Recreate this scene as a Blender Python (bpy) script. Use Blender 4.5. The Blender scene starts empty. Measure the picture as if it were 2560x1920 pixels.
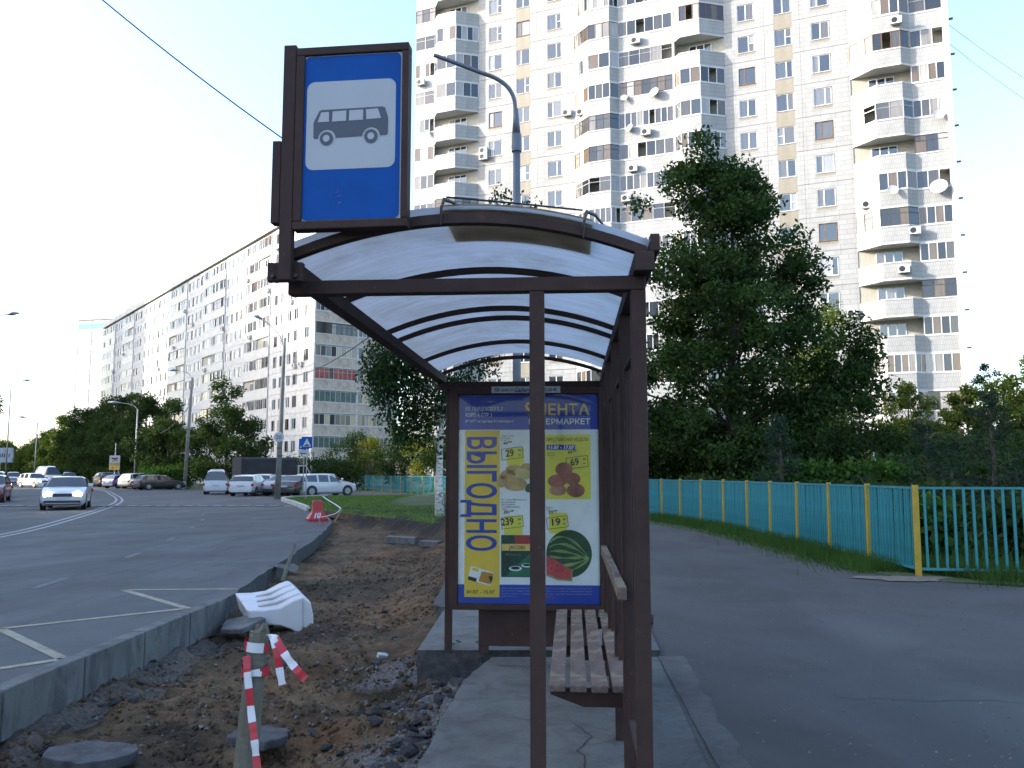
import bpy, bmesh, math, random
import numpy as np
from mathutils import Matrix, Vector

# ---------------------------------------------------------------- camera, sky, sun, exposure
S = bpy.context.scene
COL = S.collection
R = math.radians
cam_d = bpy.data.cameras.new("camera")
cam = bpy.data.objects.new("camera", cam_d)
COL.objects.link(cam)
cam.location = (0, 0, 1.53)
cam.rotation_euler = (R(96.0), 0, 0)
cam_d.sensor_width = 36.0
cam_d.lens = 36.0 * 2130 / 2560
cam_d.clip_start = 0.05
cam_d.clip_end = 6000
S.camera = cam

SUN_EL = R(22.0)
SUN_H = Vector((-0.9945, -0.105, 0)).normalized()      # horizontal direction towards the sun
world = bpy.data.worlds.new("World")
S.world = world
world.use_nodes = True
wn = world.node_tree
bg = wn.nodes["Background"]
sky = wn.nodes.new("ShaderNodeTexSky")
sky.sky_type = 'NISHITA'
sky.sun_disc = False
sky.sun_elevation = SUN_EL
sky.sun_rotation = math.atan2(SUN_H.x, SUN_H.y)
sky.air_density = 1.0
sky.dust_density = 2.6
sky.ozone_density = 2.2
bg.inputs["Strength"].default_value = 0.15
wn.links.new(sky.outputs[0], bg.inputs[0])

sun_d = bpy.data.lights.new("sun", 'SUN')
sun = bpy.data.objects.new("sun", sun_d)
COL.objects.link(sun)
sun_d.energy = 2.0
sun_d.angle = R(0.6)
sun_d.color = (1.0, 0.95, 0.87)
sdir = Vector((SUN_H.x * math.cos(SUN_EL), SUN_H.y * math.cos(SUN_EL), math.sin(SUN_EL)))
sun.rotation_euler = sdir.to_track_quat('Z', 'Y').to_euler()

S.view_settings.view_transform = 'Standard'
S.view_settings.look = 'None'
S.view_settings.gamma = 1.0
S.view_settings.use_curve_mapping = False
S.view_settings.exposure = 2.2
S.cycles.max_bounces = 6
S.cycles.transparent_max_bounces = 12
S.cycles.use_denoising = True

RNG = random.Random(7)
NR = np.random.default_rng(11)

# ---------------------------------------------------------------- helpers
class MB:
    def __init__(s):
        s.v = []; s.f = []; s.m = []
    def face(s, pts, m=0):
        b = len(s.v); s.v += [tuple(p) for p in pts]
        s.f.append(tuple(range(b, b + len(pts)))); s.m.append(m); return s
    def box(s, x0, x1, y0, y1, z0, z1, m=0, T=None):
        b = len(s.v)
        vs = [(x0,y0,z0),(x1,y0,z0),(x1,y1,z0),(x0,y1,z0),(x0,y0,z1),(x1,y0,z1),(x1,y1,z1),(x0,y1,z1)]
        if T is not None: vs = [tuple(T @ Vector(q)) for q in vs]
        s.v += vs
        for q in ((0,3,2,1),(4,5,6,7),(0,1,5,4),(1,2,6,5),(2,3,7,6),(3,0,4,7)):
            s.f.append(tuple(b + i for i in q)); s.m.append(m)
        return s
    def bar(s, a, b, w, h, m=0, up=(0,0,1)):
        a = Vector(a); b = Vector(b); d = b - a; L = d.length; d.normalize()
        sd = d.cross(Vector(up)); sd.normalize(); u = sd.cross(d)
        T = Matrix(((sd.x,d.x,u.x,a.x),(sd.y,d.y,u.y,a.y),(sd.z,d.z,u.z,a.z),(0,0,0,1)))
        return s.box(-w/2, w/2, 0, L, -h/2, h/2, m, T)
    def prism(s, poly, vec, m=0, caps=True):
        b = len(s.v); n = len(poly); vec = Vector(vec)
        s.v += [tuple(p) for p in poly] + [tuple(Vector(p) + vec) for p in poly]
        for i in range(n):
            j = (i + 1) % n
            s.f.append((b+i, b+j, b+n+j, b+n+i)); s.m.append(m)
        if caps:
            s.f.append(tuple(range(b+n-1, b-1, -1))); s.m.append(m)
            s.f.append(tuple(range(b+n, b+2*n))); s.m.append(m)
        return s
    def tube(s, pts, r, n=8, m=0, caps=True):
        P = [Vector(p) for p in pts]
        rr = r if isinstance(r, (list, tuple)) else [r] * len(P)
        b0 = len(s.v); prev = None
        for i, p in enumerate(P):
            d = (P[min(i+1, len(P)-1)] - P[max(i-1, 0)]).normalized()
            if prev is None:
                ref = Vector((0,0,1)) if abs(d.z) < .9 else Vector((1,0,0))
                a = d.cross(ref).normalized()
            else:
                a = (prev - d * prev.dot(d)).normalized()
            prev = a; c = d.cross(a)
            for k in range(n):
                t = 2 * math.pi * k / n
                s.v.append(tuple(p + (a * math.cos(t) + c * math.sin(t)) * rr[i]))
        for i in range(len(P) - 1):
            for k in range(n):
                j = (k + 1) % n
                s.f.append((b0+i*n+k, b0+i*n+j, b0+(i+1)*n+j, b0+(i+1)*n+k)); s.m.append(m)
        if caps:
            s.f.append(tuple(b0 + k for k in range(n-1, -1, -1))); s.m.append(m)
            e = b0 + (len(P)-1)*n
            s.f.append(tuple(e + k for k in range(n))); s.m.append(m)
        return s
    def disc(s, c, r, nrm, n=20, m=0, t=0.0):
        nv = Vector(nrm).normalized()
        a = nv.orthogonal().normalized(); q = nv.cross(a); c = Vector(c)
        ring = [c + (a*math.cos(2*math.pi*k/n) + q*math.sin(2*math.pi*k/n))*r for k in range(n)]
        if t: return s.prism(ring, nv*t, m)
        return s.face(ring, m)
    def mesh(s, name, mats, smooth=False, fix=True):
        me = bpy.data.meshes.new(name)
        me.from_pydata(s.v, [], s.f)
        for mt in (mats if isinstance(mats, (list, tuple)) else [mats]):
            me.materials.append(mt)
        if any(s.m): me.polygons.foreach_set("material_index", s.m)
        if fix:
            bm = bmesh.new(); bm.from_mesh(me)
            bmesh.ops.recalc_face_normals(bm, faces=bm.faces); bm.to_mesh(me); bm.free()
        if smooth: me.polygons.foreach_set("use_smooth", [True] * len(me.polygons))
        me.update()
        return me
    def build(s, name, mats, parent=None, loc=(0,0,0), rot=(0,0,0), smooth=False, bevel=0, fix=True):
        o = put(name, s.mesh(name, mats, smooth, fix), parent, loc, rot)
        if bevel: bev(o, bevel)
        return o

def put(name, me, parent=None, loc=(0,0,0), rot=(0,0,0)):
    o = bpy.data.objects.new(name, me); COL.objects.link(o)
    o.location = loc; o.rotation_euler = rot
    if parent is not None: o.parent = parent
    return o
def bev(o, w, seg=2):
    md = o.modifiers.new("bevel", 'BEVEL'); md.width = w; md.segments = seg; md.limit_method = 'ANGLE'
    return o
def tag(o, label, cat, group=None):
    o["label"] = label; o["category"] = cat
    if group: o["group"] = group
    return o
def thing(name, label, cat, loc=(0,0,0), rz=0.0, group=None):
    o = bpy.data.objects.new(name, None); COL.objects.link(o)
    o.location = loc; o.rotation_euler = (0, 0, rz); o.empty_display_size = .3
    return tag(o, label, cat, group)
def structure(o):
    o["kind"] = "structure"; return o
def stuff(o):
    o["kind"] = "stuff"; return o
def npmesh(name, V, Fc, mat, smooth=False):
    me = bpy.data.meshes.new(name)
    V = np.asarray(V, dtype=np.float32); Fc = np.asarray(Fc, dtype=np.int32)
    k = Fc.shape[1]; nf = len(Fc)
    me.vertices.add(len(V)); me.vertices.foreach_set("co", V.ravel())
    me.loops.add(nf * k); me.loops.foreach_set("vertex_index", Fc.ravel())
    me.polygons.add(nf)
    me.polygons.foreach_set("loop_start", np.arange(0, nf*k, k, dtype=np.int32))
    me.polygons.foreach_set("loop_total", np.full(nf, k, dtype=np.int32))
    if smooth: me.polygons.foreach_set("use_smooth", np.ones(nf, dtype=bool))
    me.materials.append(mat); me.update(calc_edges=True)
    return me
def sheet(name, pts, z, mat, thick=0.0):
    """flat polygon sheet (xy outline) with optional skirt going down"""
    m = MB()
    if thick: m.prism([(x, y, z - thick) for x, y in pts], (0, 0, thick))
    else: m.face([(x, y, z) for x, y in pts])
    me = m.mesh(name, mat)
    bm = bmesh.new(); bm.from_mesh(me); bmesh.ops.triangulate(bm, faces=bm.faces)
    if not thick:
        for f in bm.faces:
            if f.normal.z < 0: f.normal_flip()
    bm.to_mesh(me); bm.free()
    return structure(put(name, me))
def smooth_line(pts, n=8):
    """Catmull-Rom through the points"""
    P = [Vector((*p, 0)) if len(p) == 2 else Vector(p) for p in pts]
    out = []
    for i in range(len(P) - 1):
        a = P[max(i-1, 0)]; b = P[i]; c = P[i+1]; d = P[min(i+2, len(P)-1)]
        for k in range(n):
            t = k / n
            out.append(0.5 * ((2*b) + (c-a)*t + (2*a-5*b+4*c-d)*t*t + (3*b-a-3*c+d)*t**3))
    out.append(P[-1])
    return out
def ribbon(name, pts, w, z, mat, dash=None):
    P = [Vector((p[0], p[1], 0)) for p in pts]; m = MB(); acc = 0.0
    for a, b in zip(P, P[1:]):
        d = (b - a); L = d.length
        if L < 1e-6: continue
        n = Vector((-d.y, d.x, 0)).normalized() * w / 2
        if dash is None or (acc % (dash[0] + dash[1])) < dash[0]:
            m.face([(*(a+n).xy, z), (*(a-n).xy, z), (*(b-n).xy, z), (*(b+n).xy, z)])
        acc += L
    me = m.mesh(name, mat)
    bm = bmesh.new(); bm.from_mesh(me)
    bmesh.ops.remove_doubles(bm, verts=bm.verts, dist=.001)
    for f in bm.faces:
        if f.normal.z < 0: f.normal_flip()
    bm.to_mesh(me); bm.free()
    return structure(put(name, me))

# ---------------------------------------------------------------- materials
def new_mat(name):
    m = bpy.data.materials.new(name); m.use_nodes = True
    return m, m.node_tree, m.node_tree.nodes["Principled BSDF"]
def node(nt, t, **kw):
    n = nt.nodes.new(t)
    for k, v in kw.items():
        if k.startswith("i_"): n.inputs[k[2:].replace("_", " ")].default_value = v
        else: setattr(n, k, v)
    return n
def coords(nt, kind="Object"):
    return nt.nodes.new("ShaderNodeTexCoord").outputs[kind]
def mapped(nt, src, scale):
    mp = nt.nodes.new("ShaderNodeMapping"); mp.inputs["Scale"].default_value = scale
    nt.links.new(src, mp.inputs["Vector"]); return mp.outputs[0]
def noise(nt, src, scale, detail=4.0, rough=.55, dist=0.0):
    n = node(nt, "ShaderNodeTexNoise"); n.inputs["Scale"].default_value = scale
    n.inputs["Detail"].default_value = detail; n.inputs["Roughness"].default_value = rough
    n.inputs["Distortion"].default_value = dist
    nt.links.new(src, n.inputs["Vector"]); return n.outputs["Fac"]
def ramp(nt, fac, stops, interp='LINEAR'):
    r = nt.nodes.new("ShaderNodeValToRGB"); r.color_ramp.interpolation = interp
    e = r.color_ramp.elements
    while len(e) < len(stops): e.new(0.5)
    for k, (p, c) in enumerate(stops):
        e[k].position = p; e[k].color = (c[0], c[1], c[2], 1) if hasattr(c, "__len__") else (c, c, c, 1)
    nt.links.new(fac, r.inputs[0]); return r.outputs[0]
def mix(nt, a, b, fac, mode='MIX'):
    m = nt.nodes.new("ShaderNodeMix"); m.data_type = 'RGBA'; m.blend_type = mode
    for sock, v in ((m.inputs[6], a), (m.inputs[7], b), (m.inputs[0], fac)):
        if hasattr(v, "is_linked") or hasattr(v, "links"): nt.links.new(v, sock)
        elif hasattr(v, "__len__"): sock.default_value = (v[0], v[1], v[2], 1)
        else: sock.default_value = v
    return m.outputs[2]
def bump(nt, bsdf, h, strength=.3, dist=.02):
    b = nt.nodes.new("ShaderNodeBump"); b.inputs["Strength"].default_value = strength
    b.inputs["Distance"].default_value = dist
    nt.links.new(h, b.inputs["Height"]); nt.links.new(b.outputs[0], bsdf.inputs["Normal"])
def sc(c, k): return tuple(min(1.0, x * k) for x in c)
_mc = {}
def mat(name, col, rough=.6, metal=0.0, var=.15, vs=3.0, bs=0.0, bscale=40.0, spec=.5, emit=0, coat=0, rnd=0.0):
    """plain surface with procedural colour variation and fine relief"""
    if name in _mc: return _mc[name]
    m, nt, b = new_mat(name); c = coords(nt)
    colr = ramp(nt, noise(nt, c, vs, 5, .6), [(.3, sc(col, 1-var)), (.7, sc(col, 1+var))])
    if rnd:
        oi = nt.nodes.new("ShaderNodeObjectInfo")
        colr = mix(nt, colr, ramp(nt, oi.outputs["Random"], [(0, 1-rnd), (1, 1+rnd)]), 1.0, 'MULTIPLY')
    nt.links.new(colr, b.inputs["Base Color"])
    b.inputs["Roughness"].default_value = rough; b.inputs["Metallic"].default_value = metal
    b.inputs["Specular IOR Level"].default_value = spec
    if coat: b.inputs["Coat Weight"].default_value = coat
    if bs: bump(nt, b, noise(nt, c, bscale, 4, .6), bs, .01)
    if emit:
        b.inputs["Emission Color"].default_value = (*col, 1); b.inputs["Emission Strength"].default_value = emit
    _mc[name] = m
    return m
def flat(name, col, rough=.45):
    return mat(name, col, rough, var=.04, vs=8)

def asphalt(name, col, worn, crack=.0, streak=True):
    m, nt, b = new_mat(name); c = coords(nt)
    big = noise(nt, mapped(nt, c, (.35, .09, 1)), 1.0, 6, .65, 1.2)
    base = ramp(nt, big, [(.34, sc(col, .78)), (.5, col), (.68, worn)])
    fine = noise(nt, c, 160, 3, .7)
    base = mix(nt, base, ramp(nt, fine, [(.25, .5), (.5, 1.0), (.72, 1.5), (.82, 2.3)]), .8, 'MULTIPLY')
    patch = noise(nt, c, .55, 4, .6, .5)
    base = mix(nt, base, ramp(nt, patch, [(.36, .72), (.5, 1.0), (.66, 1.16)]), .8, 'MULTIPLY')
    if streak:
        st = noise(nt, mapped(nt, c, (1.6, .16, 1)), 1.0, 5, .7, 2.0)
        base = mix(nt, base, ramp(nt, st, [(.33, .5), (.45, 1.0)]), .55, 'MULTIPLY')
    if crack:
        vo = node(nt, "ShaderNodeTexVoronoi", feature='DISTANCE_TO_EDGE'); vo.inputs["Scale"].default_value = .42
        wob = mix(nt, c, noise(nt, c, 2.2, 5), .22, 'LINEAR_LIGHT'); nt.links.new(wob, vo.inputs["Vector"])
        ck = ramp(nt, vo.outputs["Distance"], [(0, .35), (.006, 1.0)])
        base = mix(nt, base, ck, crack, 'MULTIPLY')
    nt.links.new(base, b.inputs["Base Color"])
    b.inputs["Roughness"].default_value = .82; b.inputs["Specular IOR Level"].default_value = .35
    bump(nt, b, fine, .35, .006)
    return m
M = {}
M['road'] = asphalt("road asphalt", (.062, .063, .066), (.084, .085, .089))
M['walk'] = asphalt("pavement asphalt", (.052, .0515, .0525), (.070, .069, .068), crack=.0, streak=False)
M['asph_edge'] = mat("broken asphalt", (.05, .05, .052), .95, var=.5, vs=12, bs=1.0, bscale=45)
M['chunk'] = mat("asphalt lump", (.043, .043, .046), .95, var=.5, vs=9, bs=1.0, bscale=60, rnd=.4)
M['rubble'] = mat("crushed stone", (.13, .128, .122), .95, var=.45, vs=30, bs=1.0, bscale=90)
M['pebble'] = mat("pebble stone", (.26, .245, .22), .9, var=.45, vs=20, bs=.6, bscale=60, rnd=.5)

def concrete(name, col, stain=.5):
    m, nt, b = new_mat(name); c = coords(nt)
    base = ramp(nt, noise(nt, c, 1.6, 8, .65, .4), [(.3, sc(col, .68)), (.52, col), (.75, sc(col, 1.18))])
    st = ramp(nt, noise(nt, mapped(nt, c, (2.5, 2.5, 1.0)), 1.7, 6, .7, .8), [(.38, .42), (.55, 1.0)])
    base = mix(nt, base, st, stain, 'MULTIPLY')
    fine = noise(nt, c, 85, 4, .7)
    base = mix(nt, base, ramp(nt, fine, [(.3, .75), (.65, 1.15)]), .6, 'MULTIPLY')
    nt.links.new(base, b.inputs["Base Color"]); b.inputs["Roughness"].default_value = .9
    bump(nt, b, fine, .35, .006)
    return m
M['slab'] = concrete("platform concrete", (.105, .105, .101), .55)
M['kerb'] = concrete("kerb concrete", (.115, .115, .112), .8)
M['pole'] = concrete("pole concrete", (.22, .21, .19), .3)
M['kerbwhite'] = concrete("whitewashed kerb", (.42, .42, .39), .35)

def dirt_mat():
    m, nt, b = new_mat("excavated dirt"); c = coords(nt)
    base = ramp(nt, noise(nt, c, .9, 8, .68, .6), [(.28, (.022, .017, .014)), (.44, (.078, .056, .036)), (.58, (.130, .090, .055)), (.78, (.185, .138, .092))])
    red = ramp(nt, noise(nt, c, .5, 5, .6, 1.0), [(.52, (1, 1, 1)), (.72, (1.25, .92, .72))])
    base = mix(nt, base, red, .8, 'MULTIPLY')
    mid = noise(nt, c, 9, 7, .72)
    base = mix(nt, base, ramp(nt, mid, [(.3, .45), (.5, 1.0), (.72, 1.35)]), .85, 'MULTIPLY')
    fine = noise(nt, c, 70, 4, .75)
    base = mix(nt, base, ramp(nt, fine, [(.3, .55), (.7, 1.5)]), .7, 'MULTIPLY')
    g = node(nt, "ShaderNodeAttribute", attribute_name="soil")      # what kind of soil lies there: 0 sand, 1 black topsoil, 2 grey grit
    sep = g.outputs["Fac"]
    blk = ramp(nt, sep, [(.0, 0.0), (.5, 1.0), (.51, .0)], 'LINEAR')
    gry = ramp(nt, sep, [(.55, 0.0), (1.0, 1.0)], 'LINEAR')
    base = mix(nt, base, mix(nt, (.020, .017, .014), (.05, .045, .04), mid), blk)
    grit = ramp(nt, noise(nt, c, 28, 6, .8), [(.35, (.03, .03, .033)), (.5, (.12, .12, .123)), (.72, (.27, .27, .275))])
    base = mix(nt, base, grit, gry)
    nt.links.new(base, b.inputs["Base Color"]); b.inputs["Roughness"].default_value = 1.0
    b.inputs["Specular IOR Level"].default_value = .15
    hh = mix(nt, mid, fine, .4)
    bump(nt, b, hh, .9, .035)
    return m
M['dirt'] = dirt_mat()

def grass_ground(name, a, bcol):
    m, nt, b = new_mat(name); c = coords(nt)
    base = ramp(nt, noise(nt, c, .35, 6, .65, .6), [(.3, a), (.7, bcol)])
    base = mix(nt, base, ramp(nt, noise(nt, c, 14, 4, .7), [(.3, .55), (.7, 1.3)]), .8, 'MULTIPLY')
    nt.links.new(base, b.inputs["Base Color"]); b.inputs["Roughness"].default_value = 1.0
    bump(nt, b, noise(nt, c, 20, 4), .6, .04)
    return m
M['ground'] = grass_ground("turf", (.022, .045, .011), (.048, .066, .020))
M['lawn'] = grass_ground("mown lawn", (.045, .10, .020), (.10, .15, .042))

def leaf_mat(name, dark, light, trans=.35):
    m, nt, b = new_mat(name)
    gi = nt.nodes.new("ShaderNodeNewGeometry"); c = coords(nt)
    k = mix(nt, gi.outputs["Random Per Island"], noise(nt, c, .55, 3), .55)
    col = ramp(nt, k, [(.25, dark), (.75, light)])
    nt.links.new(col, b.inputs["Base Color"]); b.inputs["Roughness"].default_value = .75
    b.inputs["Specular IOR Level"].default_value = .12
    tr = nt.nodes.new("ShaderNodeBsdfTranslucent"); nt.links.new(mix(nt, col, (1.0, 1.15, .5), 1.0, 'MULTIPLY'), tr.inputs["Color"])
    ms = nt.nodes.new("ShaderNodeMixShader"); ms.inputs[0].default_value = trans
    nt.links.new(b.outputs[0], ms.inputs[1]); nt.links.new(tr.outputs[0], ms.inputs[2])
    nt.links.new(ms.outputs[0], nt.nodes["Material Output"].inputs[0])
    return m
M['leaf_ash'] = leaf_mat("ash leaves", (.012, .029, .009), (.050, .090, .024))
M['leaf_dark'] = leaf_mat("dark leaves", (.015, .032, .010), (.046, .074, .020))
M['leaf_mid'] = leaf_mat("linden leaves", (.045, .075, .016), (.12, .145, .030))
M['leaf_yel'] = leaf_mat("sunlight-tinted yellow leaves", (.07, .085, .012), (.20, .19, .03))  # yellow glow of sun on the foliage is put into the leaf colour
M['leaf_birch'] = leaf_mat("birch leaves", (.012, .030, .012), (.034, .064, .022))
M['leaf_pine'] = leaf_mat("pine needles", (.010, .025, .014), (.028, .052, .030), .1)
M['leaf_hedge'] = leaf_mat("hedge leaves", (.022, .055, .012), (.055, .11, .020))
M['grass'] = leaf_mat("grass blades", (.022, .060, .012), (.070, .13, .030), .3)
M['drygrass'] = leaf_mat("lawn blades", (.05, .11, .024), (.14, .20, .06), .3)
M['bark'] = mat("bark", (.060, .050, .042), .95, var=.4, vs=6, bs=1.0, bscale=18)
def birch_bark():
    m, nt, b = new_mat("birch bark"); c = coords(nt)
    n1 = noise(nt, mapped(nt, c, (3, 3, 9)), 1.6, 5, .6, .6)
    base = ramp(nt, n1, [(.40, (.03, .028, .026)), (.47, (.50, .48, .44)), (.7, (.62, .60, .56))])
    nt.links.new(base, b.inputs["Base Color"]); b.inputs["Roughness"].default_value = .85
    return m
M['birch'] = birch_bark()

def brown_paint():
    m, nt, b = new_mat("brown paint"); c = coords(nt)
    base = ramp(nt, noise(nt, c, 5, 6, .65), [(.3, (.038, .022, .019)), (.7, (.058, .034, .030))])
    rust = ramp(nt, noise(nt, c, 17, 6, .75), [(.61, 0.0), (.70, 1.0)])
    base = mix(nt, base, (.10, .055, .035), mix(nt, (0, 0, 0), (.7, .7, .7), rust))
    nt.links.new(base, b.inputs["Base Color"]); b.inputs["Roughness"].default_value = .7; b.inputs["Specular IOR Level"].default_value = .2
    bump(nt, b, noise(nt, c, 55, 4), .25, .004)
    return m
M['brown'] = brown_paint()
M['wood'] = None
def wood(name, a, bcol, worn):
    m, nt, b = new_mat(name); c = coords(nt)
    g = noise(nt, mapped(nt, c, (22, 2.2, 22)), 1.0, 6, .65, .8)
    base = ramp(nt, g, [(.3, a), (.7, bcol)])
    wv = ramp(nt, noise(nt, c, 5.5, 6, .7, .6), [(.50, 0.0), (.57, 1.0)])
    base = mix(nt, base, worn, wv)
    nt.links.new(base, b.inputs["Base Color"]); b.inputs["Roughness"].default_value = .75
    bump(nt, b, g, .4, .004)
    return m
M['wood'] = wood("worn painted plank", (.085, .060, .052), (.14, .10, .085), (.21, .165, .105))
M['stake'] = wood("weathered stake", (.085, .078, .060), (.15, .14, .11), (.11, .10, .075))
M['rawwood'] = wood("raw batten", (.16, .10, .055), (.26, .17, .09), (.20, .13, .07))

def poly_roof():
    m, nt, b = new_mat("milky polycarbonate"); c = coords(nt)
    w = noise(nt, mapped(nt, c, (1, 14, 1)), 2.0, 5, .6, .3)
    col = ramp(nt, w, [(.3, (.34, .36, .39)), (.7, (.43, .45, .48))])
    dirt = ramp(nt, noise(nt, c, 2.2, 7, .7, .5), [(.40, (.72, .70, .62)), (.56, (1, 1, 1))])
    col = mix(nt, col, dirt, .7, 'MULTIPLY')
    t = nt.nodes.new("ShaderNodeBsdfTranslucent"); nt.links.new(col, t.inputs["Color"])
    nt.links.new(col, b.inputs["Base Color"]); b.inputs["Roughness"].default_value = .35
    ms = nt.nodes.new("ShaderNodeMixShader"); ms.inputs[0].default_value = .72
    nt.links.new(b.outputs[0], ms.inputs[1]); nt.links.new(t.outputs[0], ms.inputs[2])
    nt.links.new(ms.outputs[0], nt.nodes["Material Output"].inputs[0])
    return m
M['poly'] = poly_roof()
def thin_sheet(name, a, bcol, trans):
    m, nt, b = new_mat(name); c = coords(nt)
    col = ramp(nt, noise(nt, c, 3.5, 6, .65, .6), [(.35, a), (.65, bcol)])
    nt.links.new(col, b.inputs["Base Color"]); b.inputs["Roughness"].default_value = .8
    t = nt.nodes.new("ShaderNodeBsdfTranslucent"); nt.links.new(col, t.inputs["Color"])
    ms = nt.nodes.new("ShaderNodeMixShader"); ms.inputs[0].default_value = trans
    nt.links.new(b.outputs[0], ms.inputs[1]); nt.links.new(t.outputs[0], ms.inputs[2])
    nt.links.new(ms.outputs[0], nt.nodes["Material Output"].inputs[0])
    return m
def clear_glass(name, tint=(.93, .96, .96), grime=.12):
    m, nt, b = new_mat(name); c = coords(nt)
    fr = nt.nodes.new("ShaderNodeFresnel"); fr.inputs[0].default_value = 1.33
    tr = nt.nodes.new("ShaderNodeBsdfTransparent"); tr.inputs[0].default_value = (*tint, 1)
    gl = nt.nodes.new("ShaderNodeBsdfGlossy"); gl.inputs["Roughness"].default_value = .03
    df = nt.nodes.new("ShaderNodeBsdfDiffuse"); df.inputs[0].default_value = (.4, .4, .38, 1)
    m1 = nt.nodes.new("ShaderNodeMixShader"); m2 = nt.nodes.new("ShaderNodeMixShader")
    nt.links.new(ramp(nt, noise(nt, c, 6, 6, .7), [(.5, 0.0), (.8, grime)]), m1.inputs[0])
    nt.links.new(tr.outputs[0], m1.inputs[1]); nt.links.new(df.outputs[0], m1.inputs[2])
    nt.links.new(fr.outputs[0], m2.inputs[0]); nt.links.new(m1.outputs[0], m2.inputs[1]); nt.links.new(gl.outputs[0], m2.inputs[2])
    nt.links.new(m2.outputs[0], nt.nodes["Material Output"].inputs[0])
    return m
M['clear'] = clear_glass("clear glass")

def pane_mat(name, stops, ior=2.15, rough=.04):
    """window glass seen from outside: dark rooms, curtains and blinds behind a reflecting pane"""
    m, nt, b = new_mat(name)
    gi = nt.nodes.new("ShaderNodeNewGeometry"); oi = nt.nodes.new("ShaderNodeObjectInfo"); c = coords(nt)
    ad = nt.nodes.new("ShaderNodeMath"); ad.operation = 'ADD'; fr = nt.nodes.new("ShaderNodeMath"); fr.operation = 'FRACT'
    nt.links.new(gi.outputs["Random Per Island"], ad.inputs[0]); nt.links.new(oi.outputs["Random"], ad.inputs[1])
    nt.links.new(ad.outputs[0], fr.inputs[0])
    col = ramp(nt, fr.outputs[0], stops, 'CONSTANT')
    folds = noise(nt, mapped(nt, c, (9, 9, .5)), 1.0, 3, .6)
    col = mix(nt, col, ramp(nt, folds, [(.3, .6), (.7, 1.15)]), .8, 'MULTIPLY')
    nt.links.new(col, b.inputs["Base Color"]); b.inputs["Roughness"].default_value = rough
    b.inputs["IOR"].default_value = ior
    return m
M['pane'] = pane_mat("window pane", [(0, (.015, .018, .022)), (.30, (.05, .055, .06)), (.48, (.14, .14, .14)), (.62, (.30, .29, .27)), (.74, (.02, .022, .028)), (.9, (.09, .075, .055))])
M['pane_loggia'] = pane_mat("loggia pane", [(0, (.02, .022, .026)), (.22, (.07, .065, .06)), (.42, (.22, .20, .18)), (.56, (.035, .04, .05)), (.72, (.36, .34, .31)), (.86, (.13, .09, .055))], 1.75)
M['pane_end'] = pane_mat("end loggia pane", [(0, (.05, .05, .05)), (.25, (.11, .10, .09)), (.45, (.28, .24, .19)), (.6, (.06, .06, .06)), (.72, (.42, .33, .20)), (.85, (.14, .11, .08))], 1.5)

def tile_mat(name, col, joint, bw=.62, bh=.30):
    """small ceramic facing tiles on a panel"""
    m, nt, b = new_mat(name); c = coords(nt)
    sx = node(nt, "ShaderNodeSeparateXYZ"); nt.links.new(c, sx.inputs[0])
    cx = node(nt, "ShaderNodeCombineXYZ"); 
    ad = nt.nodes.new("ShaderNodeMath"); nt.links.new(sx.outputs["X"], ad.inputs[0]); nt.links.new(sx.outputs["Y"], ad.inputs[1])
    nt.links.new(ad.outputs[0], cx.inputs[0]); nt.links.new(sx.outputs["Z"], cx.inputs[1])
    br = node(nt, "ShaderNodeTexBrick"); nt.links.new(cx.outputs[0], br.inputs["Vector"])
    br.inputs["Scale"].default_value = 1.0; br.inputs["Brick Width"].default_value = bw; br.inputs["Row Height"].default_value = bh
    br.inputs["Mortar Size"].default_value = .022; br.inputs["Mortar Smooth"].default_value = .3; br.inputs["Bias"].default_value = -.2
    br.inputs["Color1"].default_value = (*sc(col, 1.05), 1); br.inputs["Color2"].default_value = (*sc(col, .93), 1); br.inputs["Mortar"].default_value = (*joint, 1)
    grime = ramp(nt, noise(nt, mapped(nt, c, (1, 1, .35)), .8, 6, .65, .4), [(.32, .78), (.6, 1.04)])
    col2 = mix(nt, br.outputs["Color"], grime, .8, 'MULTIPLY')
    oi = nt.nodes.new("ShaderNodeObjectInfo")
    col2 = mix(nt, col2, ramp(nt, oi.outputs["Random"], [(0, .95), (1, 1.03)]), 1.0, 'MULTIPLY')
    nt.links.new(col2, b.inputs["Base Color"]); b.inputs["Roughness"].default_value = .6
    return m
M['tile'] = tile_mat("white facing tile", (.335, .333, .326), (.235, .233, .23), 1.1, .40)
M['tile_bal'] = tile_mat("balcony tile", (.36, .358, .35), (.27, .27, .268), .16, .36)
M['tile_yel'] = tile_mat("ochre tile", (.27, .245, .195), (.25, .22, .17), .3, .15)
M['joint'] = mat("panel joint", (.15, .15, .15), .95, var=.3)
M['white'] = mat("white trim", (.50, .497, .485), .6, var=.08, vs=1.5)
M['pvc'] = mat("white window frame", (.60, .60, .60), .35, var=.03)
M['brownframe'] = mat("brown window frame", (.16, .085, .045), .6, var=.2)
M['greyframe'] = mat("aluminium window frame", (.38, .37, .36), .4, metal=.4, var=.1)
M['darkframe'] = mat("dark window frame", (.055, .05, .05), .6, var=.2)
M['plaster'] = mat("balcony plaster", (.36, .335, .28), .9, var=.12)
M['panel'] = concrete("grey panel", (.56, .557, .55), .14)
M['panel_end'] = concrete("end balcony panel", (.52, .45, .375), .3)
M['ac'] = mat("air conditioner housing", (.48, .48, .47), .5, var=.08)
M['dark'] = mat("dark plastic", (.02, .02, .022), .5, var=.2)
M['dish'] = mat("satellite dish paint", (.46, .46, .46), .4, var=.05)
M['steel'] = mat("galvanised steel", (.30, .31, .33), .45, metal=.6, var=.15, vs=5)
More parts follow.
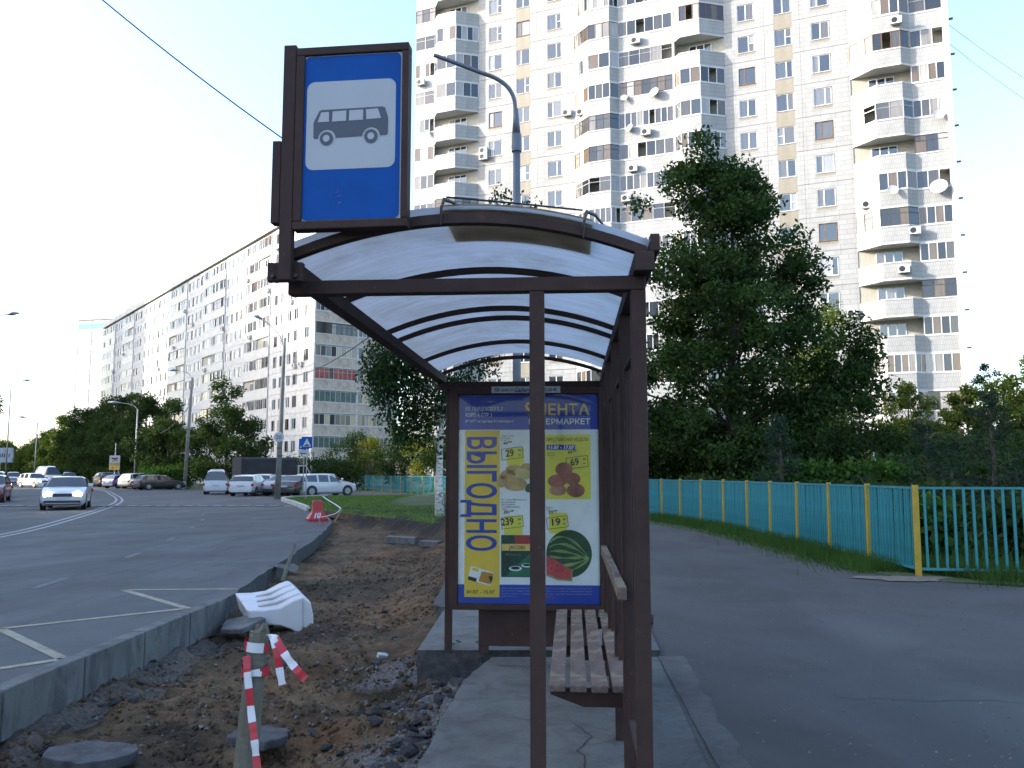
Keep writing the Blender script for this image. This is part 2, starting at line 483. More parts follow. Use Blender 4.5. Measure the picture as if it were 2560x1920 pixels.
M['lampsteel'] = mat("grey lamp post paint", (.12, .135, .16), .5, metal=.2, var=.15, vs=4)
M['wire'] = mat("black cable", (.02, .025, .035), .6, var=.1)
M['bluewire'] = mat("blue cable", (.03, .06, .14), .5, var=.1)
M['line'] = mat("worn white road paint", (.25, .25, .25), .8, var=.35, vs=9)
M['yline'] = mat("worn yellow road paint", (.235, .215, .155), .8, var=.35, vs=9)
M['dashp'] = mat("faded white road paint", (.10, .10, .103), .85, var=.35, vs=9)
M['tealp'] = mat("turquoise paint", (.016, .185, .21), .5, var=.18, vs=4)
M['yelp'] = mat("yellow paint", (.36, .25, .02), .55, var=.18, vs=5)
M['redp'] = mat("red plastic", (.34, .016, .020), .45, var=.1)
M['whitep'] = mat("white plastic", (.46, .46, .48), .5, var=.06, vs=6)
M['signblue'] = mat("sign blue", (.002, .068, .29), .6, var=.10, vs=9, spec=.15)
M['signwhite'] = mat("sign white", (.37, .385, .41), .5, var=.04)
M['signdark'] = mat("sign pictogram", (.045, .06, .085), .5, var=.05)
M['sand'] = mat("sand", (.13, .115, .09), 1.0, var=.3, vs=10, bs=.5)
M['tyre'] = mat("tyre rubber", (.016, .016, .017), .9, var=.2)
M['rim'] = mat("alloy rim", (.34, .34, .35), .35, metal=.8, var=.1)
M['carglass'] = mat("car glass", (.018, .022, .026), .03, var=.1, spec=.9)
M['lamp_on'] = mat("lit headlamp", (1.0, .90, .72), .3, emit=14)
M['lamp_off'] = mat("headlamp", (.55, .57, .6), .15, var=.1)
M['lamp_red'] = mat("tail lamp", (.30, .012, .012), .2, var=.1)
M['plate'] = mat("number plate", (.4, .41, .44), .5, var=.05)
# ---------------------------------------------------------------- terrain
def vnoise(x, y, s, seed):
    rg = np.random.default_rng(seed); n = 64
    g = rg.random((n, n)); fx = x * s + 500.37; fy = y * s + 500.71
    ix = np.floor(fx).astype(int); iy = np.floor(fy).astype(int); tx = fx - ix; ty = fy - iy
    tx = tx*tx*(3-2*tx); ty = ty*ty*(3-2*ty)
    a = g[ix % n, iy % n]; b = g[(ix+1) % n, iy % n]; c = g[ix % n, (iy+1) % n]; d = g[(ix+1) % n, (iy+1) % n]
    return (a*(1-tx)+b*tx)*(1-ty) + (c*(1-tx)+d*tx)*ty - .5
def fbm(x, y, s, seed, o=4):
    v = 0; a = 1.0
    for k in range(o): v = v + a*vnoise(x, y, s*2**k, seed+k); a *= .5
    return v
def ss(a, b, x):
    t = np.clip((np.asarray(x, float) - a)/(b - a), 0, 1); return t*t*(3-2*t)
def hill(x, y):
    """the ground rises behind the fence towards the tall block"""
    d = (y - 27) + np.maximum(0, x - 6) * .8
    return 1.25 * ss(0, 24, d) * ss(-10, 4, x)
def ground_z(x, y):
    z = hill(x, y) - .10
    inside = (x > -9.3) & (x < .5) & (y > 1.2) & (y < 38)
    return np.where(inside, -.75, z)
def grid_mesh(name, xs, ys, zf, mt):
    X, Y = np.meshgrid(xs, ys); Z = zf(X, Y)
    V = np.stack([X.ravel(), Y.ravel(), Z.ravel()], 1)
    ny, nx = X.shape; i = np.arange(ny-1)[:, None]*nx + np.arange(nx-1)[None, :]
    Fc = np.stack([i, i+1, i+nx+1, i+nx], -1).reshape(-1, 4)
    return npmesh(name, V, Fc, mt, True)
xs = np.concatenate([[-2500, -1200, -600, -320], np.arange(-200, -40, 8), np.arange(-40, 60, 1.0), np.arange(60, 200, 10), [320, 600, 1200, 2500]])
ys = np.concatenate([[-600, -200, -80, -40], np.arange(-20, 70, 1.0), np.arange(70, 240, 8), [300, 450, 700, 1200, 2200, 4500]])
ground = structure(put("ground", grid_mesh("ground", xs, ys, ground_z, M['ground'])))

EDGE = [(-3.60, 10.93), (-3.91, 13.45), (-4.21, 16.28), (-4.83, 21.28), (-5.45, 25.6), (-5.95, 28.4), (-6.75, 31.6), (-8.61, 36.31), (-11.08, 43.72), (-13.2, 49.6)]
edge_s = [(p.x, p.y) for p in smooth_line(EDGE, 6)]
jag = [(x + RNG.uniform(-.035, .035), y) for x, y in edge_s]
road_pts = [(-3.62, -40), (-3.62, 4)] + jag + [(-13.6, 53.5), (-11.6, 57), (-7.5, 58.6), (-4.6, 62), (-7, 70), (-17, 78), (-29, 83), (-33, 87), (-40, 99), (-49, 113), (-78, 152), (-125, 214), (-230, 345),
    (-260, 330), (-150, 205), (-92, 132), (-62, 90), (-46, 58), (-36, 30), (-30, 8), (-28, -40)]
def slab_sheet(name, pts, z, top, side, thick):
    m = MB(); b = 0; n = len(pts)
    m.face([(x, y, z) for x, y in pts], 0)
    for i in range(n):
        a = pts[i]; c = pts[(i+1) % n]
        m.face([(*a, z), (*c, z), (*c, z-thick), (*a, z-thick)], 1)
    me = m.mesh(name, [top, side])
    bm = bmesh.new(); bm.from_mesh(me)
    bmesh.ops.remove_doubles(bm, verts=bm.verts, dist=.0005)
    bmesh.ops.triangulate(bm, faces=[f for f in bm.faces if f.material_index == 0])
    bmesh.ops.recalc_face_normals(bm, faces=bm.faces)
    bm.to_mesh(me); bm.free()
    ups = [p.normal.z for p in me.polygons if p.material_index == 0]
    if sum(ups) < 0: me.flip_normals()
    return structure(put(name, me))
ROADZ = -.05
road = slab_sheet("road", road_pts, ROADZ, M['road'], M['asph_edge'], .28)

# road markings
def yel(a, b, w=.11): return [a, b]
zz = [(-3.95, 4.75), (-5.25, 5.95), (-3.84, 7.5), (-5.24, 8.93), (-3.82, 10.25), (-5.3, 11.85), (-3.78, 11.95)]
ribbon("zigzag_marking", [Vector((*p, 0)) for p in zz], .10, ROADZ + .004, M['yline'])
dbl = smooth_line([(-11.2, 12), (-12.2, 17.5), (-13.02, 21.96), (-14.25, 26.4), (-17.2, 35.2), (-20.0, 43.0), (-23.4, 51.2), (-29.2, 63), (-41, 85), (-60, 112)], 10)
def offset(pts, d):
    out = []
    for i, p in enumerate(pts):
        t = (pts[min(i+1, len(pts)-1)] - pts[max(i-1, 0)]).normalized(); out.append(p + Vector((t.y, -t.x, 0))*d)
    return out
ribbon("centre_line", offset(dbl, .16), .13, ROADZ + .004, M['line'])
ribbon("centre_line", offset(dbl, -.16), .13, ROADZ + .004, M['line'])
lane = smooth_line([(-6.6, 12), (-7.4, 17), (-8.8, 23), (-10.6, 29.5), (-12.6, 35), (-14.8, 40)], 16)
ribbon("lane_dash", lane, .11, ROADZ + .004, M['dashp'], dash=(.9, 3.4))
hm = MB()
for k in range(34):
    x0 = -33.5 + k*.68
    hm.face([(x0, 41.4+.014*(x0+11), ROADZ+.03), (x0+.44, 41.4+.014*(x0+11), ROADZ+.03), (x0+.44, 41.75+.014*(x0+11), ROADZ+.038), (x0, 41.75+.014*(x0+11), ROADZ+.038)])
hump = MB()
hump.prism([(-34, 41.05, ROADZ-.01), (-34, 41.4, ROADZ+.026), (-34, 42.0, ROADZ+.04), (-34, 42.5, ROADZ-.01)], (22.8, .33, 0))
structure(hump.build("speed_hump", M['road']))
structure(hm.build("hump_marking", M['line']))

# excavated pit
PX_ = [-9.5, -7.6, -5.5, -3.7, -1.8, -1.0, .6]; PY_ = [39, 36.4, 31.3, 28.6, 24.4, 19.5, 16]
RY_ = [1, 3, 4.7, 6.54, 7.36, 7.40, 9.8, 12, 18, 24, 40]; RX_ = [-.85, -.72, -.5, -.36, -.15, -.80, -.86, -1.0, -1.2, -1.5, -2.2]
def dirt_z(x, y):
    yb = np.interp(x, PX_, PY_); xr = np.interp(y, RY_, RX_)
    z = -.34 + .10*fbm(x, y, .9, 3) + .10*fbm(x, y, 3.8, 9, 5) + .03*fbm(x, y, 14, 19, 3)
    bank = ss(-1.5, .15, y - yb + .5*fbm(x, y, 1.5, 5))
    z = z + bank*(.36 - .06*fbm(x, y, 3, 6))
    rub = ss(-.95, .0, x - xr) * ss(10, 6.5, y)
    z = z + rub*(.22 + .10*fbm(x, y, 6, 12))
    side = ss(-.9, .1, x - xr) * ss(8.5, 10.5, y)
    z = z + side*.24
    # heap of loose earth in the middle, scooped sand beside the kerb
    z = z + .10*np.exp(-((x+2.1)**2/.5 + (y-9.4)**2/1.6))
    z = z - .06*np.exp(-((x+2.75)**2/.12 + (y-7.6)**2/.5)) * (1+.6*np.sin(y*22))
    kb = ss(-3.15, -3.4, x) * ss(11, 9, y)
    z = z + kb*.10
    z = np.minimum(z, np.where(x > xr + .02, -.12, 9))
    e = np.interp(y, [p[1] for p in EDGE], [p[0] for p in EDGE])
    z = np.where(x < e - .15, np.minimum(z, -.34), z)
    return z
dx = np.arange(-9.5, .62, .055); dy = np.concatenate([np.arange(1.2, 13, .055), np.arange(13, 38.2, .13)])
dirt_me = grid_mesh("dirt_pit", dx, dy, dirt_z, M['dirt'])
X, Y = np.meshgrid(dx, dy); x = X.ravel(); y = Y.ravel()
yb = np.interp(x, PX_, PY_); xr = np.interp(y, RY_, RX_)
soil = .5*ss(-1.7, -.5, y - yb + .6*fbm(x, y, 1.2, 5))
soil = np.maximum(soil, .5*ss(.12, .5, fbm(x, y, .55, 31))*.8)
grit = np.maximum(ss(-.75, -.1, x - xr + .5*fbm(x, y, 2.0, 41)) * ss(9, 7, y), ss(-2.9, -3.3, x + .35*fbm(x, y, 2.5, 43))*ss(10.5, 9, y)*.45)
grit = np.maximum(grit, ss(4.6, 3.6, y + .8*fbm(x, y, 1.4, 44))*.75)
soil = np.where(grit > .25, .55 + .45*grit, np.minimum(soil, .5))
at_ = dirt_me.attributes.new("soil", 'FLOAT', 'POINT'); at_.data.foreach_set("value", soil.astype(np.float32))
structure(put("dirt_pit", dirt_me))

# lawn beyond the pit
lawn_pts = [(-8.55, 36.35), (-8.0, 35.6), (-6.6, 33.0), (-5.5, 31.0), (-4.6, 29.7), (-3.7, 28.4), (-2.7, 26.4), (-1.75, 24.2), (-1.62, 27), (-1.9, 30), (-2.4, 36), (-3.6, 44), (-5.2, 52), (-6.2, 56.6), (-7.6, 58.5), (-11.6, 56.9), (-13.5, 53.4), (-13.15, 49.6), (-11.05, 43.75)]
lj = [(a + RNG.uniform(-.12, .12), b + RNG.uniform(-.12, .12)) if i < 8 else (a, b) for i, (a, b) in enumerate(lawn_pts)]
lawn = slab_sheet("lawn", lj, .045, M['lawn'], M['dirt'], .25)

# pavement on the right and behind the shelter
walk_pts = [(.9, -12), (.9, 4.6), (1.1, 7.36), (1.45, 9.9), (-.7, 9.9), (-.95, 12), (-1.15, 18), (-1.6, 24), (-1.85, 30), (-2.35, 36), (-3.55, 44), (-5.15, 52), (-6.1, 56.5), (-4.5, 61.5),
    (-3.4, 60), (-1.2, 47), (2.6, 33.5), (4.1, 27.4), (4.9, 24.3), (5.3, 21.5), (5.5, 19.0), (5.62, 17.2), (5.45, 15.6), (5.35, 14.3), (5.6, 13.3), (5.9, 12.5), (6.5, 12.0), (7.3, 11.6), (9, 11.1), (12, 10.4), (34, 5.5), (34, -12)]
wj = [(a + (RNG.uniform(-.08, .08) if b > 11 and a > 3 else 0), b) for a, b in [(p.x, p.y) for p in smooth_line(walk_pts, 4)]]
walk = slab_sheet("pavement", wj, .0, M['walk'], M['asph_edge'], .2)
def rough_edge(pts, amp, n):
    out = []
    for a, b in zip(pts, pts[1:]):
        for k in range(n):
            t = k/n; out.append((a[0]+(b[0]-a[0])*t + RNG.uniform(-amp, amp), a[1]+(b[1]-a[1])*t + RNG.uniform(-amp, amp)))
    out.append(pts[-1]); return out
# pale concrete strip along the shelter's back wall, with its open joint
strip = sheet("concrete_strip", rough_edge([(1.20, -4), (1.23, 4.6), (1.44, 7.36)], .03, 22) + [(1.23, 7.36), (1.03, 4.6), (1.03, -4)], .004, concrete("old strip concrete", (.075, .0735, .071), .4))

# platform slabs under the shelter
ed = rough_edge([(-.74, 2), (-.55, 4.2), (-.5, 4.7), (-.36, 6.54), (-.17, 7.34)], .013, 9)
slab_sheet("platform", ed + [(1.26, 7.34), (1.06, 4.6), (1.06, -4), (-.9, -4)], .002, M['slab'], M['rubble'], .16)
slab_sheet("platform_step", [(-.80, 7.40), (1.25, 7.40), (1.43, 9.86), (-.74, 9.86)], .045, M['slab'], M['asph_edge'], .34)
# crack and joint in the platform
crackm = mat("dark crack", (.022, .022, .022), 1.0)  # plain dark colour for the cracks and the joint
ribbon("expansion_joint", [Vector((a + RNG.uniform(-.006, .006), b, 0)) for a, b in zip(np.linspace(.995, 1.215, 26), np.linspace(3.0, 7.3, 26))], .007, .0085, crackm)
ck = [(.42, 3.2)]
for k in range(26): ck.append((ck[-1][0] + RNG.uniform(-.035, .05) - .006, ck[-1][1] + .085))
ribbon("platform_crack", [Vector((*p, 0)) for p in ck], .007, .0065, crackm)
ribbon("platform_crack", [Vector((-.12 + .105*k, 7.0 + RNG.uniform(-.02, .02), 0)) for k in range(12)], .010, .0065, crackm)
damp = mat("damp patch", (.058, .057, .058), .75, var=.35, vs=14)
for cx, cy, rx, ry in ():
    pts = [(cx + rx*math.cos(a)*(1+.3*math.sin(3*a+cx)), cy + ry*math.sin(a)*(1+.2*math.cos(2*a)), .004) for a in np.linspace(0, 2*math.pi, 22, endpoint=False)]
    structure(MB().face(pts).build("damp_patch", damp))

# hair cracks in the pavement, grit and dry leaves lying on it
for x0, y0, dx_, dy_, n_ in ((2.2, 6.0, .11, .012, 30), (3.4, 8.4, .13, -.02, 34), (1.8, 10.5, .12, .03, 22), (4.2, 5.2, .12, .035, 24), (2.6, 13.5, .09, .05, 22)):
    p_ = [Vector((x0, y0, 0))]
    for k in range(n_): p_.append(p_[-1] + Vector((dx_ + RNG.uniform(-.03, .03), dy_ + RNG.uniform(-.06, .06), 0)))
    ribbon("pavement_crack", p_, .006, .0035, crackm)
n = 1500; gx = NR.uniform(1.4, 6, n); gy = 4.6 + 10*NR.random(n)**1.4; ga = NR.uniform(0, 6.28, n); gs = NR.uniform(.004, .013, n)
V = np.stack([np.stack([gx + gs*np.cos(ga + k*2.1), gy + gs*np.sin(ga + k*2.1), np.full(n, .004) + .006*(k == 1)], 1) for k in range(3)], 1).reshape(-1, 3)
stuff(tag(put("pavement_grit", npmesh("pavement_grit", V, np.arange(3*n).reshape(-1, 3), mat("pale grit", (.12, .115, .10), .9, var=.6, vs=30))), "fine grit and leaf scraps scattered on the right pavement", "grit"))

# kerbs: near kerb of long concrete stones, whitewashed stones at the lawn
kerb_root = bpy.data.objects.new("kerb", None); COL.objects.link(kerb_root); structure(kerb_root)
a, b = Vector((-3.555, 1.6, 0)), Vector((-3.44, 10.26, 0)); n = 8
d = (b - a)/n
for k in range(n):
    p0 = a + d*k + d.normalized()*.011; p1 = a + d*(k+1) - d.normalized()*.011
    z = .075 + RNG.uniform(-.006, .006)
    m = MB().bar((p0.x, p0.y, z-.175), (p1.x, p1.y, z-.175 + RNG.uniform(-.004, .004)), .145, .35)
    m.build("kerb_stone", M['kerb'], kerb_root, bevel=.012)
wk = bpy.data.objects.new("lawn_kerb", None); COL.objects.link(wk); structure(wk)
kp = smooth_line([(-8.62, 36.4), (-11.08, 43.72), (-13.3, 49.8), (-13.6, 53.4), (-11.7, 57.0)], 12)
acc = []; last = kp[0]
for p in kp:
    if (p - last).length >= 1.0: acc.append((last, p)); last = p
for p0, p1 in acc:
    dd = (p1 - p0).normalized()*.03
    MB().bar((*(p0+dd).xy, .03), (*(p1-dd).xy, .03), .17, .24).build("kerb_stone", M['kerbwhite'], wk, bevel=.02)
fk = bpy.data.objects.new("roadside_kerb", None); COL.objects.link(fk); structure(fk)
kp = smooth_line([(-29.1, 82.9), (-31, 84.6), (-33.2, 87), (-40, 99), (-49, 113), (-60, 128)], 14); last = kp[0]
for p in kp:
    if (p - last).length >= 1.4:
        MB().bar((*last.xy, .03), (*p.xy, .03), .18, .24).build("kerb_stone", M['kerb'], fk); last = p

# ---------------------------------------------------------------- grass blades and pebbles
def in_poly(px, py, poly):
    ins = np.zeros(len(px), bool); n = len(poly)
    for i in range(n):
        x1, y1 = poly[i]; x2, y2 = poly[(i+1) % n]
        c = ((y1 > py) != (y2 > py)) & (px < (x2-x1)*(py-y1)/((y2-y1) if y2 != y1 else 1e-9) + x1)
        ins ^= c
    return ins
def blades(name, px, py, pz, h0, h1, w, mt, lean=.35):
    n = len(px); a = NR.uniform(0, 2*np.pi, n); h = NR.uniform(h0, h1, n); l = NR.normal(0, lean, (n, 2))*h[:, None]
    B = np.stack([px, py, pz], 1); s = np.stack([np.cos(a), np.sin(a), np.zeros(n)], 1)*w
    t = B + np.stack([l[:, 0], l[:, 1], h], 1)
    V = np.stack([B - s, B + s, t], 1).reshape(-1, 3); Fc = np.arange(3*n).reshape(-1, 3)
    return npmesh(name, V, Fc, mt)
n = 60000
gx = NR.uniform(-14, -1.4, n); gy = NR.uniform(24, 59, n)
k = in_poly(gx, gy, lawn_pts); gx, gy = gx[k], gy[k]
o = put("lawn_grass", blades("lawn_grass", gx, gy, np.full(len(gx), .04), .05, .14, .012, M['drygrass'])); stuff(tag(o, "short mown grass on the lawn beyond the pit", "grass"))
FENCE = [(6.05, 12.9), (6.12, 14.8), (6.12, 16.6), (6.10, 18.4), (6.10, 20.3), (6.08, 22.2), (5.92, 24.05), (5.68, 25.85), (5.40, 27.55), (5.10, 29.2), (4.75, 31.1), (4.3, 33.0), (3.8, 34.9)]
FENCE2 = [(6.05, 12.9), (8.0, 12.45), (9.95, 12.0), (11.9, 11.55), (13.85, 11.1)]
gx = []; gy = []
for a, b in list(zip(FENCE, FENCE[1:])):
    m_ = 3600; t = NR.random(m_); u = NR.normal(-.05, .42, m_)
    gx.append(a[0] + (b[0]-a[0])*t + u); gy.append(a[1] + (b[1]-a[1])*t)
for a, b in list(zip(FENCE2, FENCE2[1:])):
    m_ = 5200; t = NR.random(m_); u = NR.normal(.1, .42, m_)
    gx.append(a[0] + (b[0]-a[0])*t); gy.append(a[1] + (b[1]-a[1])*t + u)
gx = np.concatenate(gx); gy = np.concatenate(gy)
keep = fbm(gx, gy, 1.1, 71) > -.28; near = np.hypot(gx-5.9, gy-12.4) < .75; keep &= ~near
gx, gy = gx[keep], gy[keep]
o = put("verge_grass", blades("verge_grass", gx, gy, np.full(len(gx), -.06), .10, .36, .008, M['grass'], .3)); stuff(tag(o, "uncut grass along the foot of the fence", "grass"))
vp = [(5.9, 12.4), (5.0, 15.5), (5.25, 19), (4.9, 23), (3.9, 28), (2.4, 34), (4.2, 34.5), (6.6, 24), (6.7, 13.5), (15, 13.0), (15, 9.8), (9, 11.2), (7.2, 11.75), (6.8, 12.05)]
slab_sheet("verge", [(a + RNG.uniform(-.1, .1), b) for a, b in vp], .007, M['ground'], M['ground'], .05)
sp = [(5.72 + .60*math.cos(t)*(1+.35*math.sin(3*t)+.12*math.sin(9*t)), 12.62 + .42*math.sin(t)*(1+.3*math.cos(2*t)+.12*math.cos(8*t)), .013) for t in np.linspace(0, 2*math.pi, 30, endpoint=False)]
structure(MB().face(sp).build("sand_patch", M['sand']))
n = 26000
gx = NR.uniform(6.2, 22, n); gy = NR.uniform(13, 34, n); k = gx > np.interp(gy, [p[1] for p in FENCE], [p[0] for p in FENCE]) + .3
gx, gy = gx[k], gy[k]
o = put("meadow_grass", blades("meadow_grass", gx, gy, hill(gx, gy) - .1, .15, .55, .012, M['grass'], .35)); stuff(tag(o, "tall grass in the garden behind the fence", "grass"))

# pebbles in the pit (uncountable) and rubble lumps one can tell apart
def lump(seed, flat_=.55, n=14):
    rg = random.Random(seed); bm = bmesh.new()
    for _ in range(n):
        v = Vector((rg.gauss(0, 1), rg.gauss(0, 1), rg.gauss(0, 1))).normalized()
        bm.verts.new((v.x*rg.uniform(.75, 1.1), v.y*rg.uniform(.6, .9), v.z*flat_*rg.uniform(.8, 1.1)))
    r = bmesh.ops.convex_hull(bm, input=bm.verts)
    bmesh.ops.delete(bm, geom=list({e for e in r["geom_interior"] if isinstance(e, bmesh.types.BMVert)}), context='VERTS')
    me = bpy.data.meshes.new("lump"); bm.to_mesh(me); bm.free(); return me
base_l = [lump(s, .6) for s in range(5)]
pv = []; pf = []; cnt = 0
def pz(x, y): return float(dirt_z(np.array([x]), np.array([y]))[0])
px_ = NR.uniform(-3.3, -.3, 5200); py_ = NR.uniform(3.2, 13, 5200)
xr_ = np.interp(py_, RY_, RX_)
w_ = np.where((px_ > xr_-.75) & (py_ < 8.2), 1.0, .22); kk = (NR.random(5200) < w_) & (px_ < xr_ + .04)
px_, py_ = px_[kk], py_[kk]; pz_ = dirt_z(px_, py_)
for x_, y_, z_ in zip(px_, py_, pz_):
    me = base_l[RNG.randrange(5)]; s_ = RNG.uniform(.006, .026) * (1.2 if RNG.random() < .1 else 1); a_ = RNG.uniform(0, 6.28)
    ca, sa = math.cos(a_)*s_, math.sin(a_)*s_
    for v in me.vertices: pv.append((x_ + v.co.x*ca - v.co.y*sa, y_ + v.co.x*sa + v.co.y*ca, z_ + v.co.z*s_ + s_*.25))
    for p in me.polygons: pf.append(tuple(cnt + i for i in p.vertices))
    cnt += len(me.vertices)
pm = bpy.data.meshes.new("pebbles"); pm.from_pydata(pv, [], pf); pm.materials.append(M['rubble'])
stuff(tag(put("pebbles", pm), "crushed stone and pebbles strewn over the dug-up ground", "gravel"))
# loose crumbs of earth all over the pit
cv = []; cf = []; cnt = 0
cx_ = NR.uniform(-3.4, -.2, 15000); cy_ = 4.6 + 15*NR.random(15000)**1.5; xr_ = np.interp(cy_, RY_, RX_); kk = (cx_ < xr_ - .02) & (fbm(cx_, cy_, 1.3, 61) > -.22)
cx_, cy_ = cx_[kk], cy_[kk]; cz_ = dirt_z(cx_, cy_)
blv = [np.array([v.co[:] for v in me.vertices]) for me in base_l]; blf = [[tuple(p.vertices) for p in me.polygons] for me in base_l]
for x_, y_, z_ in zip(cx_, cy_, cz_):
    q = RNG.randrange(5); s_ = .006 + .03*RNG.random()**3; a_ = RNG.uniform(0, 6.28); ca, sa = math.cos(a_)*s_, math.sin(a_)*s_; V_ = blv[q]
    cv.append(np.stack([x_ + V_[:, 0]*ca - V_[:, 1]*sa, y_ + V_[:, 0]*sa + V_[:, 1]*ca, z_ + V_[:, 2]*s_*1.2 + s_*.3], 1))
    cf += [tuple(cnt + i for i in p) for p in blf[q]]; cnt += len(V_)
cm = bpy.data.meshes.new("loose_earth"); cm.from_pydata(np.concatenate(cv).tolist(), [], cf); cm.materials.append(M['dirt'])
stuff(tag(put("loose_earth", cm), "loose brown crumbs of earth covering the dug-up strip", "earth"))
lumps = []
for s in range(8):
    me = lump(100+s, .42, 13); me.materials.append(M['chunk']); lumps.append(me)
spots = []
for _ in range(74):
    y_ = RNG.uniform(4.9, 7.3); xr1 = float(np.interp(y_, RY_, RX_)); x_ = xr1 - abs(RNG.gauss(.15, .3)) - .03
    spots.append((x_, y_, RNG.uniform(.03, .10)))
for x_, y_, s_ in spots:
    o = put("asphalt_lump", lumps[RNG.randrange(8)], None, (x_, y_, pz(x_, y_) + s_*.18), (RNG.uniform(-.4, .4), RNG.uniform(-.4, .4), RNG.uniform(0, 6.28)))
    o.scale = (s_, s_, s_); tag(o, "dark lump of broken asphalt in the rubble beside the platform's ragged edge", "rubble", "asphalt lumps along the platform edge")
for x_, y_, s_ in [(RNG.uniform(-3.0, -1.2), RNG.uniform(6.2, 16), RNG.uniform(.03, .085)) for _ in range(26)] + [(RNG.uniform(-3.3, -2.9), RNG.uniform(4.5, 8), RNG.uniform(.03, .07)) for _ in range(12)]:
    o = put("earth_clod", lumps[RNG.randrange(8)], None, (x_, y_, pz(x_, y_) + s_*.15), (RNG.uniform(-.4, .4), RNG.uniform(-.4, .4), RNG.uniform(0, 6.28)))
    o.scale = (s_, s_, s_); tag(o, "small dark clod lying out on the dug-up brown earth", "clod", "clods scattered over the pit")
def flat_plate(name, label, pts, z, t, mt, tilt=(0, 0)):
    pts = rough_edge(list(pts) + [pts[0]], .018, 4)[:-1]
    cx = sum(p[0] for p in pts)/len(pts); cy = sum(p[1] for p in pts)/len(pts)
    m = MB().prism([(x-cx, y-cy, 0) for x, y in pts], (0, 0, t))
    return tag(m.build(name, mt, None, (cx, cy, z), (tilt[0], tilt[1], 0), bevel=.012), label, "asphalt slab")
flat_plate("asphalt_slab", "long flat slab of old asphalt lying at the near left of the pit", [(-2.95, 5.55), (-2.65, 5.45), (-2.42, 5.6), (-2.40, 5.72), (-2.52, 5.82), (-2.8, 5.84), (-2.98, 5.7)], -.30, .07, M['chunk'], (.05, .03))
flat_plate("asphalt_slab", "flat grey piece of asphalt behind the foot of the taped stake", [(-1.86, 5.72), (-1.6, 5.66), (-1.52, 5.95), (-1.56, 6.18), (-1.74, 6.26), (-1.88, 6.02)], -.27, .06, M['chunk'], (-.12, .1))
flat_plate("asphalt_slab", "grey slab propped under the narrow end of the tipped white barrier", [(-3.25, 9.7), (-2.95, 9.55), (-2.8, 9.9), (-3.0, 10.2), (-3.3, 10.1)], -.20, .06, M['kerb'], (.1, -.15))
flat_plate("concrete_block", "low concrete block lying at the back of the pit under the soil bank", [(-3.4, 23.0), (-2.55, 22.6), (-2.5, 22.95), (-3.35, 23.4)], -.32, .18, M['kerb'])
flat_plate("concrete_block", "pale short concrete block beside the longer one in the pit", [(-2.35, 21.9), (-1.85, 21.6), (-1.75, 22.0), (-2.25, 22.3)], -.32, .15, M['slab'])
glassg = mat("green bottle glass", (.01, .12, .05), .1, var=.2)
for x_, y_ in ((-.55, 7.62), (-.32, 7.68), (-.85, 6.35), (-.78, 6.2), (-.62, 6.4), (-.45, 7.7)):
    o = put("glass_shard", MB().prism([(0, 0, 0), (.05, .01, .004), (.03, .035, .01)], (.002, 0, .012)).mesh("glass_shard", glassg), None, (x_, y_, (.05 if y_ > 7.4 else pz(x_, y_)+.01)), (0, 0, RNG.uniform(0, 6)))
    tag(o, "splinter of broken green bottle glass near the platform corner", "glass shard", "green glass splinters")
# ---------------------------------------------------------------- lettering
def text_mesh(txt, cap, mt, bold=0.0, sx=1.0, align='LEFT', shear=0.0, maxw=None):
    cu = bpy.data.curves.new("lettering", 'FONT'); cu.body = txt; cu.size = cap/.727; cu.offset = bold*cap
    cu.align_x = align; cu.shear = shear; cu.resolution_u = 3
    tmp = bpy.data.objects.new("lettering", cu)
    me = bpy.data.meshes.new_from_object(tmp)
    bpy.data.objects.remove(tmp); bpy.data.curves.remove(cu)
    n = len(me.vertices); co = np.zeros(n*3, np.float32); me.vertices.foreach_get("co", co); co = co.reshape(-1, 3)
    if maxw and n:
        w = co[:, 0].max() - co[:, 0].min(); sx = maxw/max(w, 1e-6)
    co[:, 0] *= sx; me.vertices.foreach_set("co", co.ravel())
    me.materials.clear(); me.materials.append(mt); me.update()
    return me

# ---------------------------------------------------------------- bus shelter
SH = thing("bus_shelter", "brown steel bus shelter with arched milky roof, bench and lit-size poster box", "bus shelter", (.51, 3.4, 0), R(-4))
SH["label"] = "brown steel bus shelter with arched milky roof, slatted bench and poster box"
BR = M['brown']
def part(name, m, mt=BR, par=None, bevel=.004, **k): return m.build(name, mt, par or SH, bevel=bevel, **k)
L_, R_ = -1.43, .03
W = .06
def arch_z(v):
    t = (v - (L_+R_)/2)/((R_-L_)/2); return 2.392 + .150*(1 - t*t)
